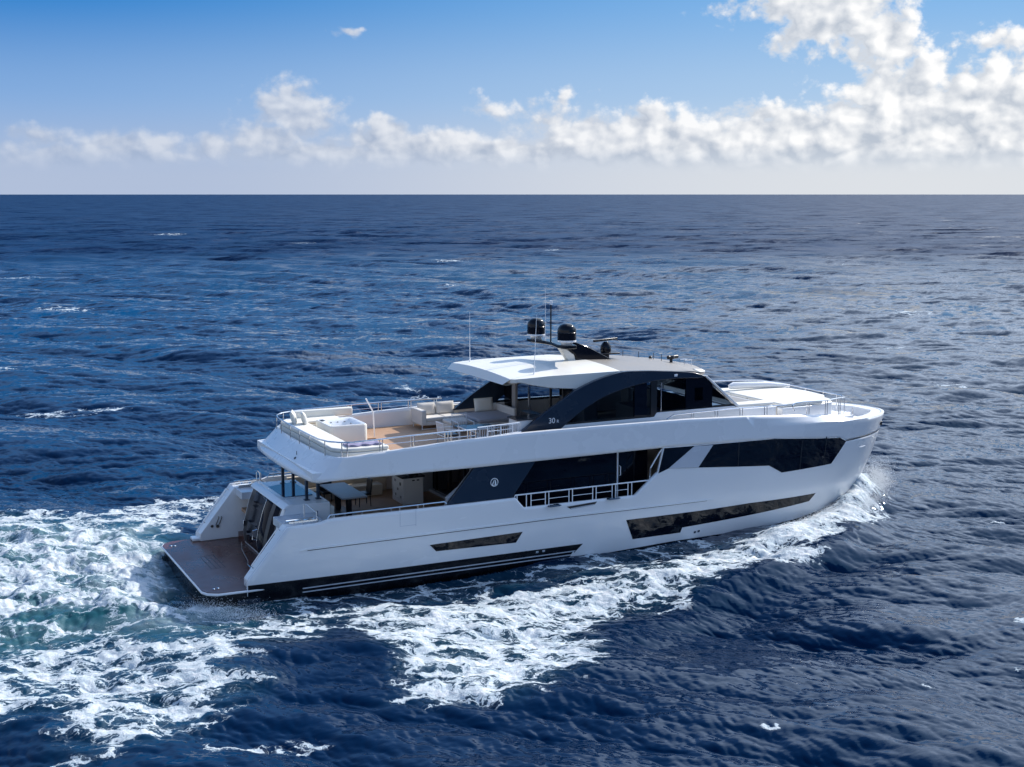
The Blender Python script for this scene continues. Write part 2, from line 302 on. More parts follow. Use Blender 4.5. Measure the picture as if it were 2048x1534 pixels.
fm = q.m('MULTIPLY', q.sm(val, .46, .58), gate)
soft = q.m('MULTIPLY', q.sm(val, .16, .8), q.m('MULTIPLY', gate, q.lin(aA, 0, 1, .20, .50)))
soft = q.m('MAXIMUM', soft, q.m('MULTIPLY', att('milk'), q.sm(q.m('ADD', n1, q.m('MULTIPLY', n2, .3)), .45, .85, .25, .95)))
# short wave slopes finer than the mesh, as tilted facets
rr_ = q.new('ShaderNodeMapping'); q.put(rr_.inputs[0], P); rr_.inputs['Rotation'].default_value = (0, 0, -.28); rip = q.v('MULTIPLY', rr_.outputs[0], (.8, 2.6, 1))
c1 = q.v('SUBTRACT', q.noise(rip, 3.2, 3, .6, .4, True), (.5,.5,.5)); c2 = q.v('SUBTRACT', q.noise(rip, 13., 2, .6, .3, True), (.5,.5,.5))
rp = q.new('ShaderNodeMapping'); q.put(rp.inputs[0], P); rp.inputs['Rotation'].default_value = (0, 0, -.30)
c3 = q.v('SUBTRACT', q.noise(q.v('MULTIPLY', rp.outputs[0], (.034, .060, 1)), 1., 9, .76, .3, True), (.5,.5,.5))
c5 = q.v('SUBTRACT', q.noise(q.v('MULTIPLY', rp.outputs[0], (.42, .8, 1)), 1., 4, .62, .5, True), (.5,.5,.5))
tilt = q.v('ADD', q.v('ADD', q.v('SCALE', c1, scale=q.lin(aL2, 0, 1, .19, .40)), q.v('SCALE', c2, scale=.07)), q.v('ADD', q.v('SCALE', c3, scale=q.lin(aL, 0, 1, 1.0, 3.0)), q.v('SCALE', c5, scale=q.lin(aL2, 0, 1, .08, .85))))
tilt = q.v('MULTIPLY', tilt, (1, 1, .0))
Nn = q.v('NORMALIZE', q.v('ADD', q.new('ShaderNodeNewGeometry').outputs['Normal'], tilt))
deep = q.mix(aA, q.mix(aL, (.0,.0102,.038), (.0,.0120,.049)), (.013,.07,.085))
w_ = q.new('ShaderNodeBsdfPrincipled'); q.put(w_.inputs['Base Color'], deep); q.put(w_.inputs['Roughness'], q.lin(aL, 0, 1, .06, .40)); w_.inputs['IOR'].default_value = 1.333; q.put(w_.inputs['Specular IOR Level'], q.lin(aL, 0, 1, .38, .11)); w_.inputs['Specular Tint'].default_value = (.22,.66,1.,1); q.put(w_.inputs['Normal'], Nn)
f_ = q.new('ShaderNodeBsdfPrincipled'); f_.inputs['Roughness'].default_value = .85; f_.inputs['Specular IOR Level'].default_value = .15
q.put(f_.inputs['Base Color'], q.mix(q.sm(q.m('ADD', q.m('MULTIPLY', n2, .6), q.m('MULTIPLY', val, .35)), .38, .95), (.40,.49,.55), (.82,.82,.815)))
bmp = q.new('ShaderNodeBump'); bmp.inputs['Strength'].default_value = .7; bmp.inputs['Distance'].default_value = .12; q.put(bmp.inputs['Height'], q.m('ADD', n2, q.m('MULTIPLY', n1, .6))); q.put(f_.inputs['Normal'], bmp.outputs[0])
mx = q.new('ShaderNodeMixShader'); q.put(mx.inputs[0], q.m('MAXIMUM', fm, soft)); q.put(mx.inputs[1], w_.outputs[0]); q.put(mx.inputs[2], f_.outputs[0])
q.put(q.new('ShaderNodeOutputMaterial').inputs[0], mx.outputs[0])
me.materials.append(mt)

# ------------------------------------------------------------------ materials
def mat(name, col, rough=.4, metal=0., spec=.5, coat=0., var=.05, vscale=1.5, rvar=.08, bump=0., bscale=30., stretch=(1,1,1)):
    m = bpy.data.materials.new(name); m.use_nodes = True; nt = m.node_tree; q = N(nt)
    b = nt.nodes['Principled BSDF']; P = q.v('MULTIPLY', q.new('ShaderNodeTexCoord').outputs['Object'], stretch)
    n = q.noise(P, vscale, 4, .6)
    lo = tuple(max(0, c*(1-var)) for c in col); hi = tuple(min(1, c*(1+var)) for c in col)
    q.put(b.inputs['Base Color'], q.mix(n, lo, hi)); q.put(b.inputs['Roughness'], q.lin(n, .2, .8, max(.01, rough-rvar), rough+rvar))
    b.inputs['Metallic'].default_value = metal; b.inputs['Specular IOR Level'].default_value = spec; b.inputs['Coat Weight'].default_value = coat; b.inputs['Coat Roughness'].default_value = .06
    if bump:
        bp = q.new('ShaderNodeBump'); bp.inputs['Strength'].default_value = bump; bp.inputs['Distance'].default_value = .01
        q.put(bp.inputs['Height'], q.noise(P, bscale, 3, .6)); q.put(b.inputs['Normal'], bp.outputs[0])
    return m
def teak(name, a, b_, rough, plank=.07, spec=.5, coat=0.):
    m = bpy.data.materials.new(name); m.use_nodes = True; nt = m.node_tree; q = N(nt); bs = nt.nodes['Principled BSDF']
    P = q.new('ShaderNodeTexCoord').outputs['Object']; x, y, z = q.sep(P)
    line = q.m('PINGPONG', y, plank/2); seam = q.sm(line, .0, .006)
    pid = q.m('FLOOR', q.m('DIVIDE', y, plank))
    tone = q.noise(q.xyz(q.m('MULTIPLY', x, .6), q.m('MULTIPLY', pid, 3.7), 0.), 1.2, 3); patch = q.noise(P, .9, 4, .6)
    grain = q.noise(q.v('MULTIPLY', P, (1.5, 26, 1)), 2., 4, .6)
    c = q.mix(q.m('ADD', q.m('MULTIPLY', tone, .5), q.m('MULTIPLY', q.m('ADD', grain, patch), .25)), a, b_)
    q.put(bs.inputs['Base Color'], q.mix(seam, (.02,.017,.015), c)); q.put(bs.inputs['Roughness'], q.lin(patch, .3, .7, rough-.1, rough+.1))
    bs.inputs['Specular IOR Level'].default_value = spec; bs.inputs['Coat Weight'].default_value = coat; bs.inputs['Coat Roughness'].default_value = .08
    return m
def glass(name, tint, alpha, rough=.02):
    m = bpy.data.materials.new(name); m.use_nodes = True; nt = m.node_tree; nt.nodes.clear(); q = N(nt)
    P = q.new('ShaderNodeTexCoord').outputs['Object']
    t = q.new('ShaderNodeBsdfTransparent'); t.inputs[0].default_value = (*tint, 1)
    p = q.new('ShaderNodeBsdfPrincipled'); p.inputs['Base Color'].default_value = (.003,.005,.010, 1); p.inputs['Roughness'].default_value = rough; p.inputs['IOR'].default_value = 1.5
    fr = q.new('ShaderNodeFresnel'); fr.inputs[0].default_value = 1.5
    bp = q.new('ShaderNodeBump'); bp.inputs['Strength'].default_value = .12; bp.inputs['Distance'].default_value = .02; q.put(bp.inputs['Height'], q.noise(P, 1.3, 2)); q.put(p.inputs['Normal'], bp.outputs[0])
    mx = q.new('ShaderNodeMixShader'); q.put(mx.inputs[0], q.m('MAXIMUM', q.m('MULTIPLY', fr.outputs[0], 1.), 1-alpha)); q.put(mx.inputs[1], t.outputs[0]); q.put(mx.inputs[2], p.outputs[0])
    q.put(q.new('ShaderNodeOutputMaterial').inputs[0], mx.outputs[0]); return m
M = dict(
 white=mat('white_gelcoat', (.80,.80,.80), .28, coat=.35, var=.025, vscale=.5, rvar=.06),
 hull=mat('hull_gelcoat', (.79,.795,.80), .24, coat=.5, var=.03, vscale=.35, rvar=.07, stretch=(.5,1,1.6)),
 roof=mat('roof_gelcoat', (.74,.72,.665), .38, var=.03, vscale=.6),
 taupe=mat('roof_taupe', (.25,.225,.20), .42, var=.05, vscale=.8),
 cream=mat('cream_vinyl', (.74,.72,.655), .55, var=.035, vscale=2.5, bump=.15, bscale=9),
 fabric=mat('pale_fabric', (.64,.61,.57), .85, spec=.2, var=.05, vscale=6, bump=.35, bscale=60),
 grey_fabric=mat('grey_fabric', (.40,.39,.42), .9, spec=.2, var=.07, vscale=5, bump=.4, bscale=60),
 lilac=mat('lilac_towel', (.33,.31,.44), .95, spec=.1, var=.1, vscale=7, bump=.5, bscale=50),
 steel=mat('stainless', (.72,.72,.73), .16, metal=1., var=.05, rvar=.06),
 whitemetal=mat('white_powder_coat', (.74,.74,.75), .35, var=.03),
 black=mat('black_gloss', (.004,.005,.009), .10, spec=.3, var=.2),
 blackm=mat('black_satin', (.010,.011,.014), .38, var=.2),
 antifoul=mat('black_boot', (.004,.0045,.007), .25, var=.3, vscale=3),
 slate=mat('slate_panel', (.014,.026,.046), .25, coat=.1, var=.08, vscale=.8),
 panel=mat('pale_blue_panel', (.52,.55,.60), .25, coat=.3, var=.03),
 dglass=mat('dark_glass', (.003,.004,.009), .03, spec=.38, var=.3, vscale=.7, rvar=.02, bump=.06, bscale=1.2),
 doorglass=mat('door_glass_dark', (.002,.006,.016), .04, spec=.12, var=.3, rvar=.02), sky_glass=mat('skylight_glass', (.01,.03,.07), .02, spec=.8, var=.1, rvar=.01),
 teak=teak('teak_deck', (.36,.20,.115), (.50,.315,.19), .62),
 wet_teak=teak('wet_teak', (.075,.024,.016), (.125,.045,.031), .27, spec=.4),
 floor=mat('dark_floor', (.05,.045,.042), .4),
 tan=mat('tan_lining', (.66,.57,.45), .6, var=.04),
 stone=mat('dark_stone', (.035,.036,.042), .15, var=.3, vscale=8),
 tabletop=mat('grey_table_top', (.36,.365,.39), .34, spec=.35, var=.05),
 interior=mat('interior_grey', (.34,.33,.33), .6), water_tub=mat('tub_shell', (.78,.79,.80), .18, var=.03),
 letter=mat('chrome_letters', (.86,.88,.9), .3, metal=.0, var=.02), shade=mat('dark_vent', (.02,.02,.022), .5),
 tglass=glass('tinted_glass', (.50,.60,.70), .86), cglass=glass('clear_glass', (.55,.62,.70), .9),
 door=glass('door_glass', (.10,.16,.24), .55))

# ------------------------------------------------------------------ mesh helpers (boat frame: x forward, y to port, z up)
class MB:
    def __init__(s): s.v = []; s.f = []
    def add(s, vs, fs):
        o = len(s.v); s.v += [tuple(map(float, p)) for p in vs]; s.f += [tuple(o+i for i in f) for f in fs]; return s
    def box(s, x0, x1, y0, y1, z0, z1):
        return s.add([(x0,y0,z0),(x1,y0,z0),(x1,y1,z0),(x0,y1,z0),(x0,y0,z1),(x1,y0,z1),(x1,y1,z1),(x0,y1,z1)], [(0,3,2,1),(4,5,6,7),(0,1,5,4),(1,2,6,5),(2,3,7,6),(3,0,4,7)])
    def prism(s, pts, vec):
        n = len(pts); v = Vector(vec)
        return s.add(list(pts)+[tuple(Vector(p)+v) for p in pts], [tuple(range(n))[::-1], tuple(range(n, 2*n))]+[(i, (i+1) % n, n+(i+1) % n, n+i) for i in range(n)])
    def slab(s, poly, z0, z1): return s.prism([(x, y, z0) for x, y in poly], (0, 0, z1-z0))
    def side(s, poly, y0, y1): return s.prism([(x, y0, z) for x, z in poly], (0, y1-y0, 0))
    def tube(s, pts, r, n=8, closed=False):
        P = [Vector(p) for p in pts]; m = len(P); rings = []; up = Vector((0, 0, 1))
        for i, p in enumerate(P):
            a = P[i-1] if (i > 0 or closed) else P[i]; b = P[(i+1) % m] if (i < m-1 or closed) else P[i]
            t = (b-a).normalized(); u = up if abs(t.dot(up)) < .95 else Vector((1, 0, 0))
            n1 = t.cross(u).normalized(); n2 = n1.cross(t); rad = r[i] if isinstance(r, (list, tuple)) else r
            rings.append([p+rad*(math.cos(2*math.pi*k/n)*n1+math.sin(2*math.pi*k/n)*n2) for k in range(n)])
        vs = [q for rg in rings for q in rg]; fs = []
        for i in range(m if closed else m-1):
            j = (i+1) % m; fs += [(i*n+k, i*n+(k+1) % n, j*n+(k+1) % n, j*n+k) for k in range(n)]
        if not closed: fs += [tuple(range(n))[::-1], tuple(range((m-1)*n, m*n))]
        return s.add(vs, fs)
    def lathe(s, prof, c, n=28):
        vs = []; fs = []
        for r, z in prof: vs += [(c[0]+r*math.cos(2*math.pi*k/n), c[1]+r*math.sin(2*math.pi*k/n), c[2]+z) for k in range(n)]
        for i in range(len(prof)-1): fs += [(i*n+k, i*n+(k+1) % n, (i+1)*n+(k+1) % n, (i+1)*n+k) for k in range(n)]
        fs += [tuple(range(n))[::-1], tuple(range((len(prof)-1)*n, len(prof)*n))]
        return s.add(vs, fs)
    def grid(s, G, closed=False):
        m = len(G); n = len(G[0]); vs = [p for row in G for p in row]
        return s.add(vs, [(i*n+j, i*n+j+1, (i+1)*n+j+1, (i+1)*n+j) for i in range(m-1) for j in range(n-1)])
    def build(s, name, material, parent=None, bevel=0, seg=2, solid=0, angle=32, loc=None, flat=False):
        me = bpy.data.meshes.new(name); me.from_pydata(s.v, [], s.f)
        bm = bmesh.new(); bm.from_mesh(me); bmesh.ops.remove_doubles(bm, verts=bm.verts, dist=1e-5)
        bmesh.ops.recalc_face_normals(bm, faces=bm.faces); bm.to_mesh(me); bm.free()
        if not flat:
            me.polygons.foreach_set('use_smooth', [True]*len(me.polygons)); me.set_sharp_from_angle(angle=R(angle))
        me.materials.append(M[material] if isinstance(material, str) else material)
        o = bpy.data.objects.new(name, me); C.objects.link(o)
        if parent is not None: o.parent = parent
        if loc is not None: o.location = loc
        if solid:
            md = o.modifiers.new('thickness', 'SOLIDIFY'); md.thickness = abs(solid); md.offset = -1 if solid > 0 else 1; md.use_even_offset = False
        if bevel:
            md = o.modifiers.new('bevel', 'BEVEL'); md.width = bevel; md.segments = seg; md.limit_method = 'ANGLE'; md.angle_limit = R(30); md.harden_normals = False
        return o
def thing(name, label, cat, loc, group=None, rz=0.):
    o = bpy.data.objects.new(name, None); C.objects.link(o); o.empty_display_size = .3
    o.location = loc; o.rotation_euler = (0, 0, rz); o['label'] = label; o['category'] = cat
    if group: o['group'] = group
    return o
def on_boat(name, label, cat, x, y, z, group=None, rz=0.): return thing(name, label, cat, to_world(x, y, z), group, BOAT_A+rz)
def dup(root, loc, rz, label):
    def cp(o, par):
        c = o.copy(); C.objects.link(c); c.parent = par
        for ch in list(o.children): cp(ch, c)
        return c
    r = cp(root, None); r.location = loc; r.rotation_euler = (0, 0, rz); r['label'] = label
    return r
def interp(tab): xs = [a for a, b in tab]; ys = [b for a, b in tab]; return lambda x: np.interp(x, xs, ys)
def chains(poly, n):
    """an outline in (x, z) cut into n columns: x, lowest z, highest z"""
    xs0 = min(p[0] for p in poly); xs1 = max(p[0] for p in poly)
    xs = sorted(set(list(np.linspace(xs0+1e-4, xs1-1e-4, n))+[min(max(p[0], xs0+1e-4), xs1-1e-4) for p in poly])); out = []
    for x in xs:
        zz = []
        for (x1, z1), (x2, z2) in zip(poly, poly[1:]+poly[:1]):
            if min(x1, x2)-1e-9 <= x <= max(x1, x2)+1e-9 and abs(x2-x1) > 1e-9: zz.append(z1+(z2-z1)*(x-x1)/(x2-x1))
        if zz: out.append((x, min(zz), max(zz)))
    return out
def on_hull(mb, poly, off=.012, n=24, rows=4, sides=(-1,), depth=.05):
    """a plate that follows the hull side: outline in (x, z), standing off proud of it"""
    for sgn in sides:
        cols = chains(poly, n); out = []; inn = []
        for x, z0, z1 in cols:
            zs = np.linspace(z0, z1, rows)
            out.append([(x, sgn*(float(hb(x, z))+off), z) for z in zs]); inn.append([(x, sgn*(float(hb(x, z))+off-depth), z) for z in zs])
        mb.grid(out)
        mb.grid([[c[0] for c in out], [c[0] for c in inn]]); mb.grid([[c[-1] for c in out], [c[-1] for c in inn]])
        mb.grid([out[0], inn[0]]); mb.grid([out[-1], inn[-1]])
    return mb

# ------------------------------------------------------------------ the yacht
yacht = thing('motor_yacht', 'large white three deck motor yacht under way with black windows and a teak stern platform', 'yacht', BOAT_O, None, BOAT_A)
T = interp([(2.66,2.36),(3.72,2.38),(3.98,2.47),(8.2,2.46),(10.72,2.46),(11.05,2.08),(15.53,2.04),(16.42,2.76),(16.5,2.8),(16.72,3.69),(17.9,3.66),(21.8,3.58),(25.41,3.23),(25.84,3.05),(29.6,3.02)])
L_ = interp([(3.5,3.7),(9.2,3.67),(16.72,3.69),(17.9,3.66),(21.8,3.58),(25.41,3.23),(25.84,3.05),(29.6,3.02)])
RIM = interp([(4.2,4.40),(5.6,4.47),(8.4,4.62),(10.9,4.70),(14,4.70),(17.85,4.65),(20.6,4.54),(23.07,4.36),(24.15,4.25),(25.6,4.10),(26.4,3.93),(27.2,3.80)])
LEDGE = interp([(20.5,4.10),(22.05,4.05),(24.16,3.98),(25.37,3.89),(26.75,3.81),(27.9,3.765),(28.5,3.75),(29.75,3.70)])
XC = [6+(20-6)*i/92 for i in range(93)]
XC = sorted(XC+[10.72,11.05,15.53,16.42,16.72]); SIG = [1-(1-k/46)**2 for k in range(1, 47)]
def xaft(z): return 1.34+max(0, z-.72)*.805
def hull_cols():
    cols = [('a', i/18) for i in range(18)]+[('m', x) for x in XC]+[('f', s_) for s_ in SIG]
    return cols
def hx(c, z): return xaft(z)+(6-xaft(z))*c[1] if c[0] == 'a' else c[1] if c[0] == 'm' else 20+(float(stem(z))-20)*c[1]
def col_top(c): return float(T(hx(c, 2.4 if c[0] == 'a' else 3.05)))
h = MB()
for sgn in (-1, 1):
    G = []
    for c in hull_cols():
        zt = col_top(c); zs = [-1.2+(zt+1.2)*(k/34) for k in range(35)]; G.append([(hx(c, z), sgn*max(0, float(hb(min(hx(c, z), float(stem(z))-1e-4 if c[1] != 1. else 99), z))) if not (c[0] == 'f' and c[1] > .9999) else 0., z) for z in zs])
    h.grid(G)
hull = h.build('hull', 'hull', yacht, solid=.13)
b = MB(); on_hull(b, [(1.36,-1.1),(1.36,.62),(6.5,.535),(13.42,.50),(13.1,.2),(12.9,-1.1)], .008, 40, 26, (-1, 1)); b.build('boot_band', 'antifoul', hull)
b = MB(); on_hull(b, [(13.2,-1.),(13.4,-.02),(17.2,.1),(22.,.08),(23.6,.10),(26.,.3),(26.,.0),(24,-1.)], .008, 50, 20, (-1, 1)); b.build('boot_band', 'antifoul', hull)
for z0, z1, xe in ((.255,.295,13.16), (.125,.165,13.0)):
    b = MB(); on_hull(b, [(3.14,z0),(3.14,z1),(xe,z1-.01),(xe-.05,z0-.01)], .011, 30, 2, (-1, 1)); b.build('pinstripe', 'panel', hull)
for sg in (-1, 1):
    b = MB(); on_hull(b, [(17.6,-.02),(17.8,.02),(23.,.03),(23.3,-.01)], .011, 30, 2, (sg,)); b.build('pinstripe', 'panel', hull)
for sg in (-1, 1):
    b = MB(); on_hull(b, [(7.52,1.19),(11,1.23),(10.75,.87),(7.76,.94)], .008, 16, 3, (sg,)); w1 = b.build('hull_window', 'dglass', hull)
    b = MB(); on_hull(b, [(15.18,1.17),(18.41,1.15),(20.78,1.16),(24.4,1.05),(24.08,.76),(20.85,.67),(17.65,.59),(17.58,.40),(15.5,.41)], .008, 40, 5, (sg,)); b.build('hull_window', 'dglass', hull)
    b = MB(); on_hull(b, [(16.50,2.76),(16.94,2.90),(18.23,2.81),(21.59,2.54),(22.27,2.19),(25.07,2.19),(25.84,3.03),(25.41,3.22),(21.81,3.57),(18.04,3.64),(16.74,3.67)], .010, 50, 6, (sg,)); ow = b.build('cabin_window', 'dglass', hull)
    for xm in (20.05, 23.2, 24.55):
        b = MB(); on_hull(b, [(xm,2.4 if xm < 22 else 2.2),(xm,3.5),(xm+.05,3.5),(xm+.05,2.4 if xm < 22 else 2.2)] if xm < 22 else [(xm,2.21),(xm,3.36),(xm+.05,3.36),(xm+.05,2.21)], .014, 2, 4, (sg,)) if xm > 22 else on_hull(b, [(xm,2.68),(xm,3.6),(xm+.05,3.6),(xm+.05,2.68)], .014, 2, 4, (sg,)); b.build('mullion', 'blackm', ow)
    b = MB(); on_hull(b, [(16.94,2.91),(18.23,2.82),(18.87,3.60),(18.04,3.63)], .03, 14, 3, (sg,)); b.build('slanted_panel', 'panel', ow)
    # knuckle line along the topsides, rubbing line to the stem, door seams, vents, fittings
    b = MB(); on_hull(b, [(3.05,1.555),(3.3,1.60),(12.5,1.62),(18.7,1.545),(19.0,1.53),(18.7,1.51),(12.5,1.565),(3.3,1.545)], .03, 50, 3, (sg,)); b.build('spray_knuckle', 'hull', hull)
    b = MB(); on_hull(b, [(3.3,1.515),(3.3,1.545),(12.5,1.565),(18.7,1.51),(18.7,1.49),(12.5,1.535)], .006, 50, 2, (sg,)); b.build('seam', 'shade', hull)
    b = MB(); on_hull(b, [(25.8,3.02),(25.8,3.055),(29.3,3.045),(29.3,3.015)], .008, 40, 2, (sg,)); b.build('seam', 'blackm', hull)
    for pl in ([(6.46,1.95),(6.46,2.44),(6.475,2.44),(6.475,1.95)], [(7.02,1.90),(7.02,2.44),(7.035,2.44),(7.035,1.90)], [(6.46,1.945),(6.46,1.96),(7.03,1.955),(7.03,1.94)]):
        b = MB(); on_hull(b, pl, .004, 4, 2, (sg,)); b.build('seam', 'panel', hull)
    b = MB(); on_hull(b, [(12.72,1.93),(13.95,1.99),(13.85,1.88),(12.9,1.82)], .006, 8, 2, (sg,)); v_ = b.build('vent', 'shade', hull)
    b = MB(); on_hull(b, [(12.86,1.86),(13.85,1.91),(13.83,1.885),(12.9,1.83)], .02, 8, 2, (sg,)); b.build('vent_lip', 'panel', v_)
    for xf in (12.2, 14.6):
        b = MB(); on_hull(b, [(xf-.28,2.035),(xf-.2,2.07),(xf+.2,2.07),(xf+.28,2.035),(xf+.2,2.01),(xf-.2,2.01)], .10, 8, 2, (sg,), .14); b.build('fairlead', 'steel', hull, .01)
    b = MB(); on_hull(b, [(26.9,2.575),(26.95,2.61),(27.4,2.60),(27.45,2.565)], .02, 8, 2, (sg,)); b.build('bow_light', 'letter', hull)
    for xx, zz in ((18.25,.33), (18.42,.35), (11.6,.42), (11.85,.43)):
        b = MB(); on_hull(b, [(xx-.05,zz-.04),(xx-.05,zz+.04),(xx+.05,zz+.04),(xx+.05,zz-.04)], .012, 2, 2, (sg,)); b.build('drain', 'steel', hull)
a_ = MB(); px_, py_, pz_ = 28.72, float(hb(28.72, 3.35)), 3.33
a_.tube([(px_-.02,-py_+.04,pz_),(px_+.06,-py_-.03,pz_)], .085, 14); a_.build('hawse_hole', 'blackm', hull)

# upper bulwark: the long white band with the raked overhang at the stern
def band_side(sgn):
    cols = []
    for c in hull_cols():
        if c[0] == 'a': continue
        row = []
        xn_ = hx(c, 3.6)
        zl, zk, zr = float(L_(xn_)), float(LEDGE(xn_)), float(RIM(xn_))
        if xn_ < 20.5: zk = zr
        inset = float(np.interp(xn_, [20.5,23,25.6,26.8,27.2], [0,.12,.33,.5,.0])); 
        if xn_ > 27.: zr = zk
        tip = c[0] == 'f' and c[1] > .9999
        for k in range(9):
            z = zl+(zk-zl)*k/8; x = hx(c, z); row.append((x, 0. if tip else sgn*float(hb(min(x, float(stem(z))-1e-4), z)), z))
        yk = row[-1][1]
        for k in range(1, 4):
            f = k/3; row.append((row[8][0], yk*(1-0) if tip else sgn*max(0, abs(yk)-inset*f), zk+(zr-zk)*f))
        cols.append(row)
    return cols
aft = []
for (xt, yt, xb_, yb_) in ((5.4,3.55,5.2,3.55),(4.95,3.53,4.6,3.55),(4.62,3.42,4.1,3.5),(4.40,3.2,3.75,3.36),(4.28,2.85,3.56,3.0),(4.24,2.2,3.48,2.3),(4.2,1.1,3.42,1.15)):
    aft.append((xt, yt, xb_, yb_))
def band_aft():
    pts = [(a, -b_, c, -d) for a, b_, c, d in aft]+[(4.19, 0., 3.40, 0.)]+[(a, b_, c, d) for a, b_, c, d in aft[::-1]]
    rows = []
    for xt, yt, xb_, yb_ in pts:
        zt = float(RIM(xt)); zb = 3.70
        rows.append([(xb_+(xt-xb_)*k/8, yb_+(yt-yb_)*k/8, zb+(zt-zb)*k/8) for k in range(9)]+[(xt, yt, zt)]*3)
    return rows
b = MB(); b.grid(band_side(-1)[::-1]+band_aft()+band_side(1))
band = b.build('upper_bulwark', 'white', yacht, solid=.15, angle=28)
MB().tube([(3.80,-.95,3.97),(3.74,-.95,4.03)], .045, 10).build('stern_camera', 'blackm', band); MB().tube([(3.86,-.80,4.05),(3.86,-.80,4.22)], .012, 6).build('stern_light_stalk', 'blackm', band)
# broad white cap round the bow and the wall inside it
b = MB(); capo = []; capi = []
for sgn in (-1, 1):
    rows = []
    for s_ in [i/40 for i in range(41)]:
        x = 26.2+(29.72-26.2)*(1-(1-s_)**2); z = float(LEDGE(x))+.012; yo = float(hb(min(x, 29.74), z)); wdt = float(np.interp(x, [26.2,27.2,28.5,29.7], [.34,.42,.5,.55]))
        sc = max(0., (yo-wdt)); xi = x-(.62 if s_ > .6 else .62*(s_/.6)**1.5); yi = max(0., float(hb(min(xi+.25, 29.7), z))-wdt) if s_ < .999 else 0.
        rows.append([(x, sgn*(yo if s_ < .999 else 0.), z), (x*.5+xi*.5, sgn*(yo+yi)/2 if s_ < .999 else 0., z+.012), (xi, sgn*yi, z-.006), (xi-.03, sgn*max(0, yi-.03), 3.3)])
    b.grid(rows)
b.build('bow_cap', 'white', yacht, angle=45)
b = MB(); on_hull(b, [(26.62,3.95),(26.62,4.0),(26.7,4.0),(26.7,3.95)], -.4, 2, 2)

# decks
def deck_outline(x0, x1, z, inset, n=40):
    xs = [x0+(x1-x0)*i/n for i in range(n+1)]
    return [(x, -max(0., float(hb(x, z))-inset)) for x in xs]+[(x, max(0., float(hb(x, z))-inset)) for x in xs[::-1] if float(hb(x, z))-inset > .01]
MB().slab(deck_outline(2.9, 16.6, 1.5, .18), 1.44, 1.56).build('main_deck', 'teak', yacht)
ud = MB(); ud.slab([(3.62,-3.2),(4.3,-3.37),(16.6,-3.37),(16.6,3.37),(4.3,3.37),(3.62,3.2)], 3.70, 3.93); ceiling = ud.build('deck_head', 'white', yacht)
MB().slab([(4.36,-2.9),(4.7,-3.3),(13.6,-3.36),(13.6,3.36),(4.7,3.3),(4.36,2.9)], 3.93, 4.0).build('upper_deck', 'teak', yacht)
MB().slab(deck_outline(13.6, 26.4, 3.7, .2), 3.90, 3.99).build('side_deck', 'white', yacht)
MB().slab(deck_outline(26.0, 29.1, 3.6, .5), 3.25, 3.32).build('fore_deck', 'white', yacht)

# swim platform
pl = [(0,-2.98),(0,2.98),(.12,3.27),(.40,3.46),(1.4,3.5),(3.0,3.42),(3.0,-3.42),(1.4,-3.5),(.40,-3.46),(.12,-3.27)]
plat = MB().slab(pl, .395, .47).build('swim_platform', 'white', yacht, .025)
ins = [(x+.045 if x < 1 else x, y*(1-.016)) for x, y in pl]
MB().slab(ins, .471, .487).build('teak_planking', 'wet_teak', plat)
MB().slab([(x+.10 if x < 1.5 else x, y*.985) for x, y in pl], -1.0, .395).build('platform_hull', 'antifoul', plat)
for xg in (.88, 1.04, 1.19, 1.34):
    MB().box(xg, xg+.028, -.68, .96, .4875, .4905).build('hatch_groove', 'shade', plat)
for y0, y1 in ((-.70,-.685), (.965,.98)): MB().box(.88, 1.36, y0, y1, .4875, .4902).build('hatch_groove', 'shade', plat)
for xx, yy in ((.42,-2.95),(.56,-2.92),(.30,2.75),(.42,2.7)): MB().lathe([(.0,.0),(.045,.0),(.05,.012),(.03,.028),(.0,.03)], (xx, yy, .487), 12).build('deck_fitting', 'steel', plat)
MB().box(1.02, 1.75, -3.47, -3.42, .02, .16).build('exhaust_outlet', 'slate', plat, .01)
MB().box(1.12, 1.42, 3.0, 3.42, .487, .60).build('stern_cleat_block', 'white', plat, .03, 3)

# transom: the two wings, the glazed garage box between them, stairs and rails
for sgn in (-1, 1):
    w_ = MB(); y0, y1 = (2.93, 3.40) if sgn > 0 else (-3.40, -2.93)
    w_.side([(1.38,.49),(1.38,.74),(2.66,2.33),(3.95,2.33),(3.95,.49)], y0, y1); wg = w_.build('stern_wing', 'white', yacht, .02)
    MB().tube([(1.62,sgn*3.2,1.08),(1.56,sgn*3.2,1.16),(2.42,sgn*3.2,2.26),(2.52,sgn*3.2,2.2)], .02).build('grab_rail', 'steel', wg)
for xx in (1.95, 2.06): MB().tube([(xx,2.92,1.04),(xx,2.86,1.06),(xx+.10,2.86,1.30),(xx+.10,2.92,1.32)], .014).build('boarding_handle', 'blackm', wg)
MB().tube([(1.82,2.92,1.0),(1.80,2.89,1.0)], .05, 12).build('shore_socket', 'blackm', wg)
MB().tube([(2.02,2.92,.98),(2.0,2.89,.98)], .06, 12).build('shore_socket', 'blackm', wg)
prof = [(2.76,.49),(2.70,1.0),(2.77,1.40),(2.95,2.04),(3.16,2.56),(3.30,2.62),(4.66,2.60),(4.66,.49)]
gar = MB().side(prof, -1.80, 2.08).build('stern_garage', 'white', yacht, .02)
MB().side([(3.08,2.58),(3.03,2.50),(3.14,2.50),(3.4,2.655),(3.22,2.66)], -1.86, 2.12).build('brow', 'white', gar, .015)
def door_pane(y0, y1, off, z0, z1, n=14):
    zz = [z0+(z1-z0)*i/n for i in range(n+1)]; fx = interp([(z, x) for x, z in prof[:5]])
    m_ = MB(); m_.grid([[(float(fx(z))-off, y0, z) for z in zz], [(float(fx(z))-off, y1, z) for z in zz]]); return m_
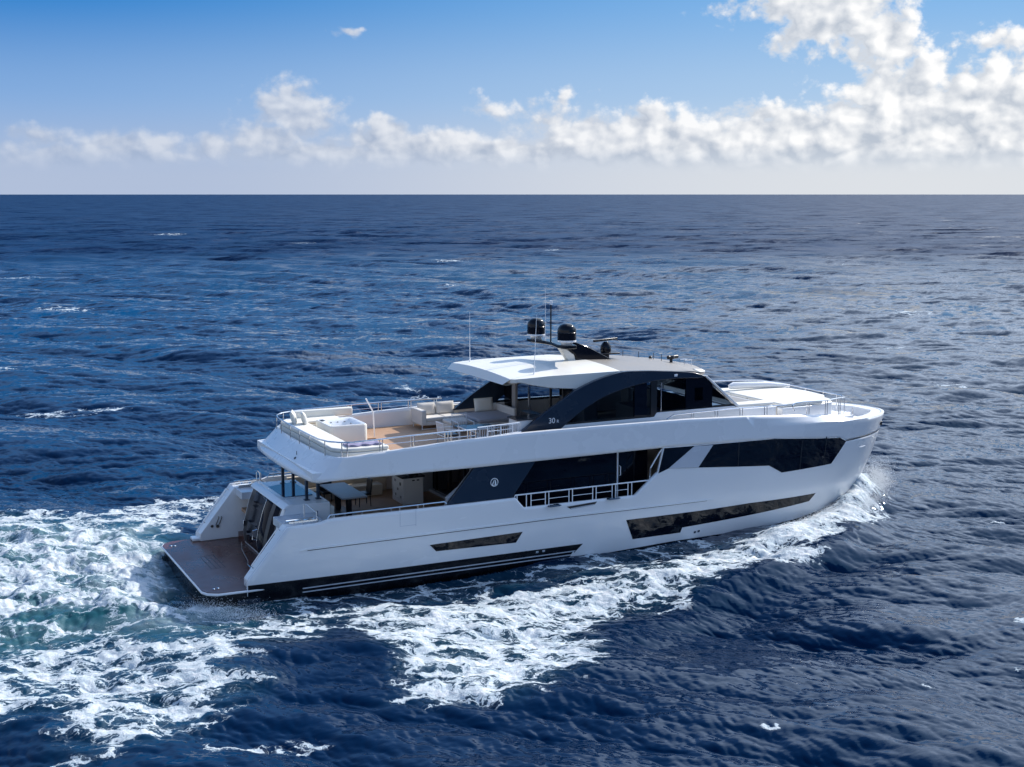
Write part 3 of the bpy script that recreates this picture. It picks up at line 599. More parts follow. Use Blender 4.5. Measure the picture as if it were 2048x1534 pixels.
dr = door_pane(-1.48, 1.96, .012, .58, 2.50).build('glass_door', 'doorglass', gar, solid=-.01)
for y0, y1, mt_ in ((1.55,1.96,'blackm'), (-.88,-.52,'blackm'), (-1.48,-1.40,'blackm')): door_pane(y0, y1, .020, .58, 2.50).build('door_stile', mt_, dr)
door_pane(.20, .235, .03, .58, 2.48).build('door_edge', 'steel', dr, solid=-.012)
door_pane(-1.8, -1.5, .014, .55, 2.53).build('door_jamb', 'white', gar)
MB().tube([(2.68,.30,1.02),(2.56,.30,1.05),(2.58,.30,1.36),(2.74,.30,1.38)], .02).build('door_handle', 'steel', dr)
MB().box(2.62, 2.70, 1.66, 1.86, 1.20, 1.42).build('door_latch', 'steel', dr, .01)
sk = MB().slab([(3.44,-.58),(3.38,1.20),(4.42,1.56),(4.44,-.62)], 2.605, 2.635).build('skylight', 'sky_glass', gar, .005)
MB().box(2.7, 4.05, -3.42, -1.80, 2.05, 2.31).build('mooring_deck', 'panel', yacht, .01)
MB().box(2.7, 4.05, 2.08, 3.42, 2.05, 2.31).build('mooring_deck', 'panel', yacht, .01)
for i, z in enumerate((.70, .92, 1.14, 1.36, 1.56)):
    for y0, y1 in ((2.08,2.93), (-2.93,-1.80)):
        MB().box(2.75+.26*i, 4.4, y0, y1, z-.22 if i else .487, z-.002*i).build('stern_step', 'wet_teak', yacht, .008)
hr = MB(); hr.tube([(1.62,-2.86,.82),(1.78,-2.86,.98),(2.60,-2.86,1.98),(2.74,-2.86,2.32)], .022)
for t_ in (.1, .42, .75): 
    x_ = 1.62+1.1*t_; z_ = .82+1.36*t_; hr.tube([(x_,-2.86,z_),(x_+.1,-2.93,z_-.08)], .014)
hr.build('stair_rail', 'steel', yacht)
MB().tube([(2.60,1.9,.56),(2.35,.9,.56),(2.15,-.6,.56),(1.72,-2.2,.92),(1.70,-2.84,.93)], .02).build('stair_rail', 'steel', yacht)
for sgn in (-1, 1):
    m_ = MB().box(2.76, 3.70, sgn*3.36-.03, sgn*3.36+.03, 2.42, 2.48)
    for i in range(3): m_.lathe([(.0,0),(.07,0),(.045,.03),(.04,.09),(.07,.12),(.0,.12)], (2.98+.29*i, sgn*3.1, 2.31), 14)
    m_.tube([(2.8,sgn*2.9,2.38),(3.72,sgn*2.9,2.38)], .05, 10).build('mooring_gear', 'steel', yacht)
    m_ = MB().tube([(3.72,sgn*3.3,2.24),(3.72,sgn*3.3,2.72)], .035, 10); m_.tube([(3.45,sgn*2.8,2.22),(3.45,sgn*2.8,2.84),(3.5,sgn*2.85,2.88),(3.70,sgn*3.25,2.66)], .014); m_.build('mooring_post', 'steel', yacht)

# stanchions that carry the overhang
for x_, y_ in ((4.03,-1.25), (4.44,-1.22), (4.05,1.55), (4.44,1.6)):
    m_ = MB().box(x_-.045, x_+.045, y_-.06, y_+.06, 2.60, 3.72); m_.box(x_-.09, x_+.09, y_-.1, y_+.1, 2.605, 2.64); m_.build('stanchion', 'slate', yacht, .01)

# ------------------------------------------------------------------ main deck: saloon, slanted panels, rails, bar
sal = MB().box(10.15, 16.6, -2.66, 2.66, 1.56, 3.70).build('saloon_glazing', 'dglass', yacht)
MB().box(9.98, 10.15, -2.66, 2.66, 1.56, 1.66).build('door_sill', 'panel', sal)
for y in (-1.9, -.6, .7, 2.0): MB().box(10.10, 10.148, y-.03, y+.03, 1.66, 3.69).build('mullion', 'blackm', sal)
MB().box(15.28, 15.33, -2.70, -2.665, 1.66, 3.69).build('door_edge', 'letter', sal)
MB().tube([(15.40,-2.66,2.62),(15.40,-2.74,2.64),(15.40,-2.74,2.96),(15.40,-2.66,2.98)], .018).build('door_handle', 'letter', sal)
MB().box(16.0, 16.03, -2.69, -2.665, 1.66, 3.69).build('mullion', 'blackm', sal)
for sgn in (-1, 1):
    y0, y1 = sorted((sgn*3.50, sgn*3.36))
    fp = MB().side([(8.18,2.475),(10.62,2.475),(11.55,3.70),(9.24,3.70),(8.84,3.24)], y0, y1).build('slanted_fin', 'slate', yacht, .012)
    y0, y1 = sorted((sgn*3.16, sgn*2.96))
    MB().side([(8.30,2.35),(8.62,2.35),(9.02,2.80),(9.62,3.52),(9.78,3.69),(9.48,3.69),(8.80,2.94),(8.34,2.62)], y0, y1).build('fin_frame', 'panel', yacht, .02)
    MB().box(9.55, 10.14, min(sgn*2.95, sgn*2.30), max(sgn*2.95, sgn*2.30), 1.56, 3.695).build('door_pillar', 'panel', yacht, .02)
    # emblem on the fin: a ring with two sails in it
    ey_ = sgn*3.512; em = MB(); em.tube([(9.93+.135*math.cos(2*math.pi*i/40), ey_, 3.08+.135*math.sin(2*math.pi*i/40)) for i in range(40)], .013, 6, True)
    em.side([(9.945,2.985),(10.0,2.985),(9.995,3.08),(9.97,3.16),(9.955,3.19),(9.95,3.10)], ey_-.006, ey_+.006)
    em.side([(9.84,2.985),(9.865,2.985),(9.90,3.06),(9.935,3.17),(9.925,3.175),(9.875,3.08)], ey_-.006, ey_+.006)
    em.side([(9.845,2.975),(10.02,2.975),(10.01,2.99),(9.855,2.99)], ey_-.006, ey_+.006)
    em.build('emblem', 'letter', fp)
    # rail on the aft bulwark
    r_ = MB(); r_.tube([(4.02,sgn*3.44,2.47),(4.1,sgn*3.44,2.575),(8.1,sgn*3.44,2.585),(8.22,sgn*3.44,2.48)], .024)
    rl = r_.build('bulwark_rail', 'steel', yacht)
    for x_ in (4.25,5.2,6.2,6.5,7.15,7.35): MB().tube([(x_,sgn*3.44,2.44),(x_,sgn*3.44,2.57)], .014).build('rail_post', 'steel', rl)
    # open rail at the side boarding gate
    r_ = MB(); r_.tube([(10.72,sgn*3.46,2.47),(10.75,sgn*3.46,2.53),(16.15,sgn*3.46,2.52),(16.20,sgn*3.46,2.62),(16.22,sgn*3.46,2.96),(16.60,sgn*3.46,3.50),(16.72,sgn*3.46,3.64)], .024)
    rl = r_.build('gate_rail', 'letter', yacht)
    for x_ in (10.82,11.18,11.36,11.92,12.06,12.86,13.0,13.82,13.96,14.62,14.76,15.28,15.44): MB().tube([(x_,sgn*3.46,2.04 if 11.05 < x_ else 2.3),(x_,sgn*3.46,2.52)], .017).build('rail_post', 'letter', rl)
    for xa, xb2 in ((11.36,11.92),(12.06,12.86),(13.0,13.82),(13.96,14.62),(14.76,15.28)): MB().tube([(xa,sgn*3.46,2.28),(xb2,sgn*3.46,2.28)], .011).build('mid_rail', 'letter', rl)
MB().box(4.7, 8.6, 3.20, 3.36, 1.56, 2.42).build('bulwark_lining', 'tan', yacht, .02)
MB().box(4.35, 7.0, -3.36, -3.28, 1.56, 2.44).build('bulwark_lining', 'panel', yacht, .02)
bn = MB().box(4.68, 5.30, -1.7, 2.9, 1.56, 1.98).build('aft_bench', 'blackm', yacht, .04, 3)
MB().box(4.68, 4.86, -1.7, 2.9, 1.985, 2.42).build('bench_back', 'cream', bn, .06, 3)
MB().box(5.4, 8.2, 2.55, 3.18, 1.56, 1.98).build('aft_bench', 'tan', yacht, .04, 3)
bar = MB().box(8.27, 9.06, .66, 1.75, 1.56, 2.54).build('bar_cabinet', 'white', yacht, .012)
MB().box(8.20, 9.10, .60, 1.80, 2.54, 2.60).build('counter_top', 'stone', bar, .01)
MB().slab([(8.62,.98),(9.0,.98),(9.0,1.5),(8.62,1.5)], 2.6, 2.68).build('bar_sink', 'shade', bar)
for yy, zz in ((.95,2.3),(1.45,2.34),(.95,2.26),(1.42,1.82),(.92,1.80),(1.2,2.05)):
    m_ = MB()
    for k in range(3): m_.box(8.262, 8.272, yy-.07, yy+.07, zz-.03+.03*k, zz-.015+.03*k)
    m_.build('cabinet_vent', 'shade', bar)
for xx in (8.62, 8.80): MB().box(xx, xx+.1, .652, .662, 2.42, 2.46).build('drawer_pull', 'shade', bar)

# ------------------------------------------------------------------ upper deck rails
up = MB(); pth = [(9.30,-3.43),(8.4,-3.43),(7.0,-3.43),(5.6,-3.43),(4.95,-3.36),(4.55,-3.18),(4.28,-2.85),(4.13,-2.3),(4.10,-1.),(4.10,1.),(4.13,2.3),(4.28,2.85),(4.55,3.18),(4.95,3.36),(5.6,3.43),(7.5,3.43),(9.5,3.43),(11.0,3.40)]
RT = lambda x: float(RIM(x))+ (.42 if x < 6 else .42-.04*(x-6))
sm_ = [(x, y, max(4.86, RT(x))) for x, y in pth]
up.tube(sm_, .026); rail = up.build('upper_rail', 'steel', yacht)
def post(x, y, z1, r_=.018, par=None, z0=None): return MB().tube([(x, y, float(RIM(max(4.2, x)))-.03 if z0 is None else z0), (x, y, z1)], r_).build('rail_post', 'steel', par)
for x_ in (5.84,5.94,6.94,7.04,8.16,8.27,8.38,8.98,9.08,9.28): post(x_, -3.43, max(4.86, RT(x_)), .017, rail)
for x_ in (6.0,6.12,7.2,7.32,8.4,8.52,9.62,9.73,10.7,10.8): post(x_, 3.43, max(4.86, RT(x_)), .017, rail)
for x_, y_ in ((4.12,.72),(4.10,-.36),(4.12,-1.42),(4.22,-2.72),(4.62,-3.22),(4.78,-3.29),(4.12,1.8),(4.22,2.72),(4.62,3.22)): post(x_, y_, 4.86, .019, rail)
for y_, xa, xb2 in ((-3.43,6.0,9.3), (3.43,6.1,10.9)):
    MB().tube([(x_, y_, max(4.86, RT(x_))-.2) for x_ in (xa, (xa+xb2)/2, xb2)], .011).build('mid_rail', 'steel', rail)
# a folding gate of tube frames
gt = MB(); gt.tube([(9.36,-3.40,4.60),(9.36,-3.40,4.99),(11.0,-3.30,5.02),(11.05,-3.30,4.70),(9.5,-3.40,4.62)], .022); gt = gt.build('gate_frame', 'letter', yacht)
for x_ in (9.75,10.25,10.7): MB().tube([(x_,-3.36,4.63),(x_,-3.36,5.0)], .014).build('gate_bar', 'letter', gt)
MB().tube([(9.75,-3.37,4.82),(10.7,-3.34,4.84)], .012).build('gate_bar', 'letter', gt)

# built-in sun lounge and hot tub at the stern of the upper deck
us = MB().slab([(4.36,-2.85),(4.62,-3.20),(5.2,-3.30),(6.25,-3.30),(6.25,-2.45),(5.3,-2.45),(5.2,-2.3),(5.2,2.3),(5.3,2.45),(6.6,2.45),(6.6,3.26),(4.75,3.26),(4.36,2.85)], 4.0, 4.50).build('stern_lounge', 'cream', yacht, .03, 3)
MB().slab([(4.38,-2.83),(4.64,-3.18),(5.2,-3.28),(6.23,-3.28),(6.23,-2.47),(5.3,-2.47),(5.2,-2.32),(5.2,2.3),(5.3,2.43),(6.58,2.43),(6.58,3.24),(4.77,3.24),(4.38,2.83)], 4.505, 4.64).build('lounge_cushion', 'cream', us, .055, 4)
MB().box(5.0, 7.25, 3.08, 3.30, 4.60, 4.90).build('lounge_back', 'cream', us, .06, 4)
# tub: outer shell, rim, hollow with jets
tx0, tx1, ty0, ty1, tz = 5.42, 6.82, .28, 2.02, 4.74
tub = MB()
def rrect(x0, x1, y0, y1, r_, z, n=6):
    out = []
    for cx, cy, a0 in ((x1-r_, y1-r_, 0), (x0+r_, y1-r_, 90), (x0+r_, y0+r_, 180), (x1-r_, y0+r_, 270)):
        out += [(cx+r_*math.cos(R(a0+90*k/n)), cy+r_*math.sin(R(a0+90*k/n)), z) for k in range(n+1)]
    return out
rings = [rrect(tx0, tx1, ty0, ty1, .16, 4.0), rrect(tx0, tx1, ty0, ty1, .16, tz-.05), rrect(tx0+.03, tx1-.03, ty0+.03, ty1-.03, .15, tz), rrect(tx0+.17, tx1-.17, ty0+.17, ty1-.17, .2, tz-.005), rrect(tx0+.24, tx1-.24, ty0+.24, ty1-.24, .2, tz-.10)]
tub.grid([rg+[rg[0]] for rg in rings[:3]]); tub = tub.build('hot_tub', 'cream', yacht, angle=50)
bw = MB(); rings = rings[2:]+[rrect(tx0+.36, tx1-.36, ty0+.36, ty1-.36, .2, tz-.22), rrect(tx0+.45, tx1-.45, ty0+.45, ty1-.45, .15, tz-.45)]
bw.grid([rg+[rg[0]] for rg in rings]); bw.f.append(tuple(range(len(bw.v)-29, len(bw.v)-1))); bw.build('tub_basin', 'water_tub', tub, angle=50)
for x_, y_ in ((5.75,1.74),(5.95,1.77),(6.2,1.77),(6.45,1.74),(6.53,1.3),(6.53,.95),(5.72,1.35)):
    MB().lathe([(0,0),(.032,0),(.028,.02),(0,.022)], (x_, y_, tz-.125), 10).build('jet', 'blackm', tub)
MB().box(5.52, 5.66, 1.5, 1.8, tz, tz+.012).build('control_panel', 'shade', tub)
MB().tube([(7.45,1.35,4.0),(7.42,1.35,4.92),(7.36,1.35,5.06),(7.14,1.35,5.47)], .026).build('tub_grab_rail', 'letter', yacht)
MB().box(6.85, 7.2, .5, 1.9, 4.0, 4.18).build('tub_step', 'teak', yacht, .015)

# ------------------------------------------------------------------ wheelhouse
ARO = [(11.18,4.53),(12.02,5.10),(13.02,5.69),(13.46,5.93),(14.33,6.25),(15.28,6.45),(16.1,6.45),(16.92,6.40),(18.34,6.26),(18.98,6.06)]
ARI = [(18.62,6.03),(17.49,6.07),(16.37,6.00),(15.48,5.85),(14.59,5.60),(13.71,5.18),(13.02,4.72),(12.82,4.56)]
def smooth(pts, k=5):
    out = []
    for i in range(len(pts)-1):
        p0 = pts[max(0, i-1)]; p1 = pts[i]; p2 = pts[i+1]; p3 = pts[min(len(pts)-1, i+2)]
        for j in range(k):
            t = j/k; out.append(tuple(.5*(2*b_+(c-a)*t+(2*a-5*b_+4*c-d)*t*t+(3*b_-a-3*c+d)*t**3) for a, b_, c, d in zip(p0, p1, p2, p3)))
    return out+[pts[-1]]
aro, ari = smooth(ARO), smooth(ARI)
for sgn in (-1, 1):
    y0, y1 = sorted((sgn*2.90, sgn*2.74))
    ar = MB().side(aro+ari, y0, y1).build('side_arch', 'slate', yacht, .02, 2)
    y0, y1 = sorted((sgn*2.86, sgn*2.70))
    MB().side([(12.6,3.99),(12.75,4.70),(16.74,4.70),(16.86,4.86),(20.32,4.86),(20.62,4.70),(20.9,3.99)], y0, y1).build('coaming', 'white', yacht, .02)
    y0, y1 = sorted((sgn*2.82, sgn*2.79))
    sg_ = lambda pts, name, mt_, par=yacht: MB().side(pts, y0, y1).build(name, mt_, par)
    p1 = sg_([(13.02,4.71),(16.60,4.71),(16.60,6.03),(16.37,6.02),(15.48,5.87),(14.59,5.62),(13.71,5.20)], 'wheelhouse_window', 'tglass')
    p2 = sg_([(16.86,4.87),(18.12,4.88),(18.12,6.05),(17.49,6.09),(16.86,6.05)], 'wheelhouse_window', 'tglass')
    p3 = sg_([(19.30,4.90),(20.26,4.90),(19.30,5.70)], 'wheelhouse_window', 'tglass')
    y0, y1 = sorted((sgn*2.835, sgn*2.775))
    sg_([(16.60,4.71),(16.86,4.71),(16.86,6.06),(16.60,6.04)], 'mullion', 'blackm', p1)
    sg_([(13.02,4.70),(16.60,4.70),(16.60,4.77),(13.12,4.77)], 'lower_frame', 'blackm', p1)
    sg_([(15.9,4.78),(16.42,4.78),(16.42,5.98),(15.9,5.92)], 'curtain_panel', 'dglass', p1)
    bd = sg_([(18.12,4.86),(18.12,6.06),(18.95,6.05),(19.31,5.74),(19.31,4.87)], 'dark_panel', 'black')
    y0, y1 = sorted((sgn*2.845, sgn*2.84))
    sg_([(18.52,5.18),(18.88,5.18),(18.88,5.66),(18.52,5.66)], 'porthole', 'panel' if 0 else 'cglass', bd)
    y0, y1 = sorted((sgn*2.845, sgn*2.77))
    sg_([(19.30,4.84),(20.42,4.84),(20.36,4.92),(19.30,4.93)], 'lower_frame', 'blackm', p3)
    sg_([(16.86,4.84),(18.12,4.85),(18.12,4.90),(16.86,4.90)], 'lower_frame', 'blackm', p2)
    y0, y1 = sorted((sgn*2.88, sgn*2.70))
    MB().side([(18.92,6.10),(19.02,6.10),(20.60,4.80),(20.44,4.80)], y0, y1).build('corner_post', 'white', yacht, .012)
    MB().tube([(17.02,sgn*2.86,4.9),(17.02,sgn*2.86,5.95)], .02).build('grab_bar', 'steel', yacht)
    tc = bpy.data.curves.new('letters', 'FONT'); tc.body = '30'; tc.size = .27; tc.extrude = .004; to_ = bpy.data.objects.new('letters', tc); C.objects.link(to_)
    tc2 = bpy.data.curves.new('letters', 'FONT'); tc2.body = 'R'; tc2.size = .155; tc2.extrude = .004; to2 = bpy.data.objects.new('letters', tc2); C.objects.link(to2)
    bpy.context.view_layer.update(); dg = bpy.context.evaluated_depsgraph_get()
    bmx = bmesh.new()
    for o_, off in ((to_, 0.), (to2, .325)):
        m_ = bpy.data.meshes.new_from_object(o_.evaluated_get(dg)); m_.transform(Matrix.Translation((off, 0, 0))); bmx.from_mesh(m_); bpy.data.meshes.remove(m_)
    for o_ in (to_, to2): bpy.data.objects.remove(o_)
    lm = bpy.data.meshes.new('model_letters'); bmx.to_mesh(lm); bmx.free()
    lm.transform(Matrix.Rotation(R(90), 4, 'X')); 
    if sgn > 0: lm.transform(Matrix.Rotation(R(180), 4, 'Z')); lm.transform(Matrix.Translation((12.77, 2.907, 4.82)))
    else: lm.transform(Matrix.Translation((12.33, -2.907, 4.82)))
    lm.materials.clear(); lm.materials.append(M['letter']); lo_ = bpy.data.objects.new('lettering', lm); C.objects.link(lo_); lo_.parent = ar
    MB().box(17.55, 17.68, min(sgn*2.93,sgn*2.9), max(sgn*2.93,sgn*2.9), 6.15, 6.24).build('side_light', 'letter', ar, .01)
ws = MB().prism([(20.42,-2.70,4.86),(20.42,2.70,4.86),(18.98,2.45,6.06),(18.98,-2.45,6.06)], (-.03, 0, -.02)).build('windscreen', 'dglass', yacht)
for y in (-.9, .9): MB().tube([(20.44,y,4.87),(19.0,y*.92,6.07)], .03, 6).build('mullion', 'blackm', ws)
MB().slab([(13.2,-2.7),(20.3,-2.7),(20.3,2.7),(13.2,2.7)], 4.0, 4.03).build('wheelhouse_floor', 'floor', yacht)
# aft face of the wheelhouse, mostly open sliding doors
MB().box(13.38, 13.44, 2.02, 2.72, 4.0, 6.0).build('aft_panel', 'black', yacht)
MB().box(13.36, 13.46, 1.72, 2.02, 4.0, 6.0).build('aft_pillar', 'interior', yacht)
for y in (.66, -1.05, -2.0): MB().box(13.38, 13.45, y-.035, y+.035, 4.0, 6.0).build('door_post', 'blackm' if y < 0 else 'steel', yacht)
MB().box(13.39, 13.41, -2.7, -2.0, 4.0, 5.98).build('aft_glass', 'tglass', yacht)
MB().box(15.6, 16.2, .3, 2.3, 4.03, 4.86).build('inner_cabinet', 'interior', yacht, .02)
MB().box(14.4, 15.2, .7, 1.5, 4.03, 4.45).build('inner_seat', 'fabric', yacht, .06, 3)
MB().box(16.9, 17.5, -1.6, .1, 4.03, 4.80).build('inner_cabinet', 'interior', yacht, .02)
con = MB().side([(18.7,4.03),(18.7,4.9),(19.3,5.05),(19.9,4.86),(20.2,4.03)], -1.8, 1.8).build('helm_console', 'blackm', yacht, .03)
for y in (-.8, .8):
    hs = MB().box(17.75, 18.3, y-.28, y+.28, 4.5, 4.64).build('helm_seat', 'fabric', yacht, .05, 3)
    MB().box(17.70, 17.84, y-.27, y+.27, 4.6, 5.4).build('seat_back', 'fabric', hs, .05, 3); MB().lathe([(.0,0),(.16,0),(.05,.06),(.05,.48),(.0,.48)], (18.0, y, 4.03), 12).build('pedestal', 'steel', hs)
wb = MB().box(11.25, 12.75, -2.66, -1.95, 4.0, 4.96).build('upper_bar', 'white', yacht, .02)
MB().box(11.2, 12.8, -2.70, -1.90, 4.96, 5.01).build('counter_top', 'stone', wb, .01); MB().box(11.4, 12.6, -1.945, -1.93, 4.15, 4.85).build('bar_front', 'blackm', wb)
MB().box(12.9, 13.3, -1.2, .4, 4.0, 4.75).build('bar_back', 'blackm', wb, .02)

# hard top
ze = interp([(10.9,6.395),(11.3,6.415),(12.5,6.46),(15.3,6.47),(17,6.38),(18.4,6.28),(19.2,6.16),(20.05,6.04)])
zb_ = interp([(10.9,6.24),(11.4,6.28),(11.8,6.17),(12.5,6.03),(13.5,5.93),(15,6.0),(17,6.06),(18.9,6.03),(20.05,5.98)])
hw = interp([(10.9,2.30),(11.15,2.58),(11.6,2.68),(13,2.72),(17.5,2.72),(18.6,2.66),(19.0,2.5),(19.5,2.05),(19.85,1.5),(20.05,.9)])
def roof(x0, x1, n, name, mt_, caps):
    m_ = MB(); G = []
    for i in range(n+1):
        x = x0+(x1-x0)*i/n; w = float(hw(x)); zt = float(ze(x)); cr = .13*(w/2.7)
        top = [(x+(.25*(1-(k/8)**2) if x > 18.9 else 0)-(.10*(1-(k/8)**2) if x < 11.2 else 0), w*(k/8), zt+cr*(1-(k/8)**2)) for k in range(-8, 9)]
        tw = max(.2, w-.04); zl = float(zb_(x))
        bot = [(top[-1][0], w-.01, zl+.02), (top[-1][0], tw, zl), (top[0][0], -tw, zl), (top[0][0], -w+.01, zl+.02)]
        rg = top+bot; G.append(rg+[rg[0]])
    m_.grid(G)
    for s_ in caps: m_.f.append(tuple(s_*(len(G)-1)*len(G[0])+k for k in range(len(G[0])-1)))
    return m_.build(name, mt_, yacht, angle=40)
ht = roof(11.05, 15.35, 28, 'hard_top', 'roof', (0,))
roof(15.352, 20.05, 36, 'forward_roof', 'taupe', (1,))
m_ = MB(); G = []
for i in range(15):
    x = 18.85+(20.05-18.85)*i/14; w = float(hw(x)); 
    for sgn in (-1,): G.append([(x+.25*(1-f*f)+.01, sgn*w*f-.012*(f > .97), float(ze(x))+.13*(w/2.7)*(1-f*f)+.006) for f in (.80,.86,.92,.97,1.0)])
m_.grid(G); m_.build('roof_visor', 'roof', yacht, solid=.012)
m_ = MB(); ys_ = np.linspace(-1, 1, 17); bow_ = lambda k: .10*(1-k*k)
up_l = [(11.05-bow_(k), 2.50*k, float(ze(11.05))+.125*(1-k*k)+.003) for k in ys_]; lo_l = [(10.80-bow_(k), 2.36*k, 6.215+.05*(1-k*k)) for k in ys_]; un_l = [(10.95-bow_(k), 2.34*k, 6.17+.04*(1-k*k)) for k in ys_]; in_l = [(11.3, 2.5*k, 6.24) for k in ys_]
m_.grid([up_l, lo_l]); m_.grid([lo_l, un_l]); m_.grid([un_l, in_l]); m_.build('roof_lip', 'roof', ht, angle=20)

# mast with its domes, radar, aerials
mast = MB(); mast.side([(14.40,7.30),(14.82,7.33),(15.6,7.02),(16.60,6.50),(15.0,6.50),(14.92,6.80),(14.55,7.10)], -.16, .16); mast.slab([(14.75,-.22),(14.85,0),(14.75,.22),(14.35,1.0),(14.25,1.55),(13.75,1.55),(13.7,1.0),(13.85,.25),(13.85,-.25),(13.7,-1.0),(13.75,-1.5),(14.25,-1.5),(14.35,-1.0)], 7.20, 7.33)
mast = mast.build('mast', 'black', yacht, .04, 3)
MB().side([(14.42,7.10),(14.90,6.80),(14.99,6.50),(14.72,6.50),(14.30,7.08)], -.13, .13).build('mast_brace', 'roof', mast, .01)
for y in (1.22, -1.18):
    dm = MB().lathe([(.0,.07),(.345,.07),(.345,.34),(.338,.44),(.31,.53),(.25,.605),(.16,.655),(.06,.675),(.0,.678)], (14.0, y, 7.44), 32).build('satellite_dome', 'black', yacht, angle=60)
    MB().lathe([(.0,-.11),(.2,-.11),(.24,-.01),(.345,.0),(.352,.05),(.345,.07),(.0,.07)], (14.0, y, 7.44), 32).build('dome_base', 'white', dm)
    MB().lathe([(.346,.345),(.351,.35),(.346,.355)], (14.0, y, 7.44), 32).build('dome_band', 'slate', dm)
MB().tube([(14.0,.05,7.3),(14.0,.05,8.72)], .028).build('mast_pole', 'blackm', mast); MB().tube([(14.0,.05,8.70),(14.0,.05,8.86)], .05, 10).build('anchor_light', 'letter', mast)
def aerial(x, y, z0, z1, lean=0.):
    MB().tube([(x, y, z0-.02), (x, y, z0+.12), (x+lean*.1, y, z0+.14), (x+lean, y, z1)], [.03, .028, .014, .006], 8).build('whip_aerial', 'letter', yacht)
aerial(11.62, 2.1, 6.46, 8.36); aerial(12.12, -2.2, 6.50, 8.58, .1); aerial(13.9, .3, 7.3, 9.38)
rd = MB().slab([(16.1,.0),(17.0,.0),(17.0,.5),(16.1,.5)], 6.70, 6.76).build('radar', 'blackm', yacht, .015)
MB().lathe([(.0,0),(.2,0),(.21,.1),(.2,.26),(.13,.36),(.07,.42),(.0,.42)], (16.5, .25, 6.76), 20).build('radar_housing', 'black', rd); MB().box(16.45, 16.6, .15, .35, 6.45, 6.71).build('radar_foot', 'blackm', rd)
MB().prism([(15.86,.02,7.20),(17.14,.42,7.20),(17.12,.50,7.20),(15.84,.10,7.20)], (0, 0, .09)).build('scanner_bar', 'blackm', rd, .02)
sl = MB().lathe([(.0,0),(.06,0),(.06,.14),(.12,.16),(.14,.22),(.12,.28),(.0,.30)], (19.0, -.5, 6.30), 16).build('searchlight', 'blackm', yacht); MB().tube([(18.82,-.56,6.52),(19.32,-.44,6.52)], .075, 12).build('lamp_head', 'blackm', sl)
hn = MB().tube([(19.35,-.9,6.18),(19.35,-.9,6.42),(19.75,-.8,6.40),(19.75,-.8,6.16)], .012); hn.tube([(19.35,-.9,6.3),(19.75,-.8,6.28)], .012); hn.tube([(19.35,-.6,6.2),(19.35,-.6,6.42),(19.75,-.5,6.40)], .012); hn.build('roof_frame', 'letter', yacht)
for x, y in ((18.4,.9),(18.7,.3),(18.1,1.6),(18.75,-.2),(16.9,1.9)): MB().tube([(x, y, 6.3), (x, y, 6.62)], .012, 6).build('roof_aerial', 'blackm', yacht)
MB().lathe([(0,0),(.07,0),(.07,.05),(.03,.1),(0,.11)], (18.5, .2, 6.42), 12).build('roof_sensor', 'blackm', yacht)

# ------------------------------------------------------------------ foredeck
cb = MB().slab([(20.3,-2.45),(22.66,-2.45),(22.66,2.45),(20.3,2.45)], 3.99, 4.62).build('fore_coachroof', 'white', yacht, .04, 3)
MB().slab([(20.95,-1.9),(22.4,-1.9),(22.4,1.9),(20.95,1.9)], 4.622, 4.66).build('seat_well', 'taupe', cb, .01)
for y0, y1 in ((-2.3,-1.75), (1.75,2.3)): MB().box(20.9, 22.6, y0, y1, 4.64, 4.78).build('coachroof_cushion', 'cream', cb, .06, 4)
MB().slab([(22.95,-2.42),(24.4,-2.35),(25.8,-1.95),(26.25,-1.3),(26.35,0),(26.25,1.3),(25.8,1.95),(24.4,2.35),(22.95,2.42)], 3.4, 4.50).build('sun_pad_base', 'white', yacht, .04, 3)
for k, (y0, y1) in enumerate(((-2.28,-1.16), (-1.14,-.01), (.01,1.14), (1.16,2.28))):
    xe0 = float(np.interp(abs(y0), [0,1.3,2.3], [26.2,26.05,25.0])); xe1 = float(np.interp(abs(y1), [0,1.3,2.3], [26.2,26.05,25.0]))
    MB().slab([(23.05,y0),(xe0,y0),(xe1,y1),(23.05,y1)], 4.505, 4.64).build('sun_pad', 'cream', yacht, .045, 4)
bo = MB().tube([(23.3,1.55,4.80),(23.5,1.55,4.84),(25.2,1.5,4.78),(26.2,1.25,4.70)], [.10,.15,.13,.06], 16).build('bolster', 'white', yacht)
MB().box(22.60, 22.66, -2.46, -2.2, 4.0, 4.6).build('step_side', 'tan', yacht)
fr = MB(); FR = [(17.0,-3.28,4.66),(17.3,-3.28,4.80),(18.2,-3.27,4.82),(20.4,-3.23,4.83),(22.6,-3.12,4.76)]; fr.tube(FR, .022)
fwd = fr.build('fore_rail', 'steel', yacht)
f2 = MB(); F2 = [(22.95,-3.12,4.52),(22.98,-3.10,4.80),(24.6,-2.92,4.77),(25.4,-2.7,4.76),(26.0,-2.42,4.73),(26.5,-1.85,4.66),(26.85,-1.0,4.58),(26.98,0,4.54),(26.85,1.0,4.58),(26.5,1.85,4.66),(26.0,2.42,4.73),(25.4,2.7,4.80),(23.0,3.08,4.84),(20.5,3.23,4.84)]; f2.tube(smooth(F2, 3), .024)
fwd2 = f2.build('bow_rail', 'steel', yacht)
for x_ in (18.10,18.20,19.15,19.27,20.28,20.40,21.42,21.54): MB().tube([(x_,-3.27,float(RIM(x_))-.06),(x_,-3.25,4.81)], .017).build('rail_post', 'steel', fwd)
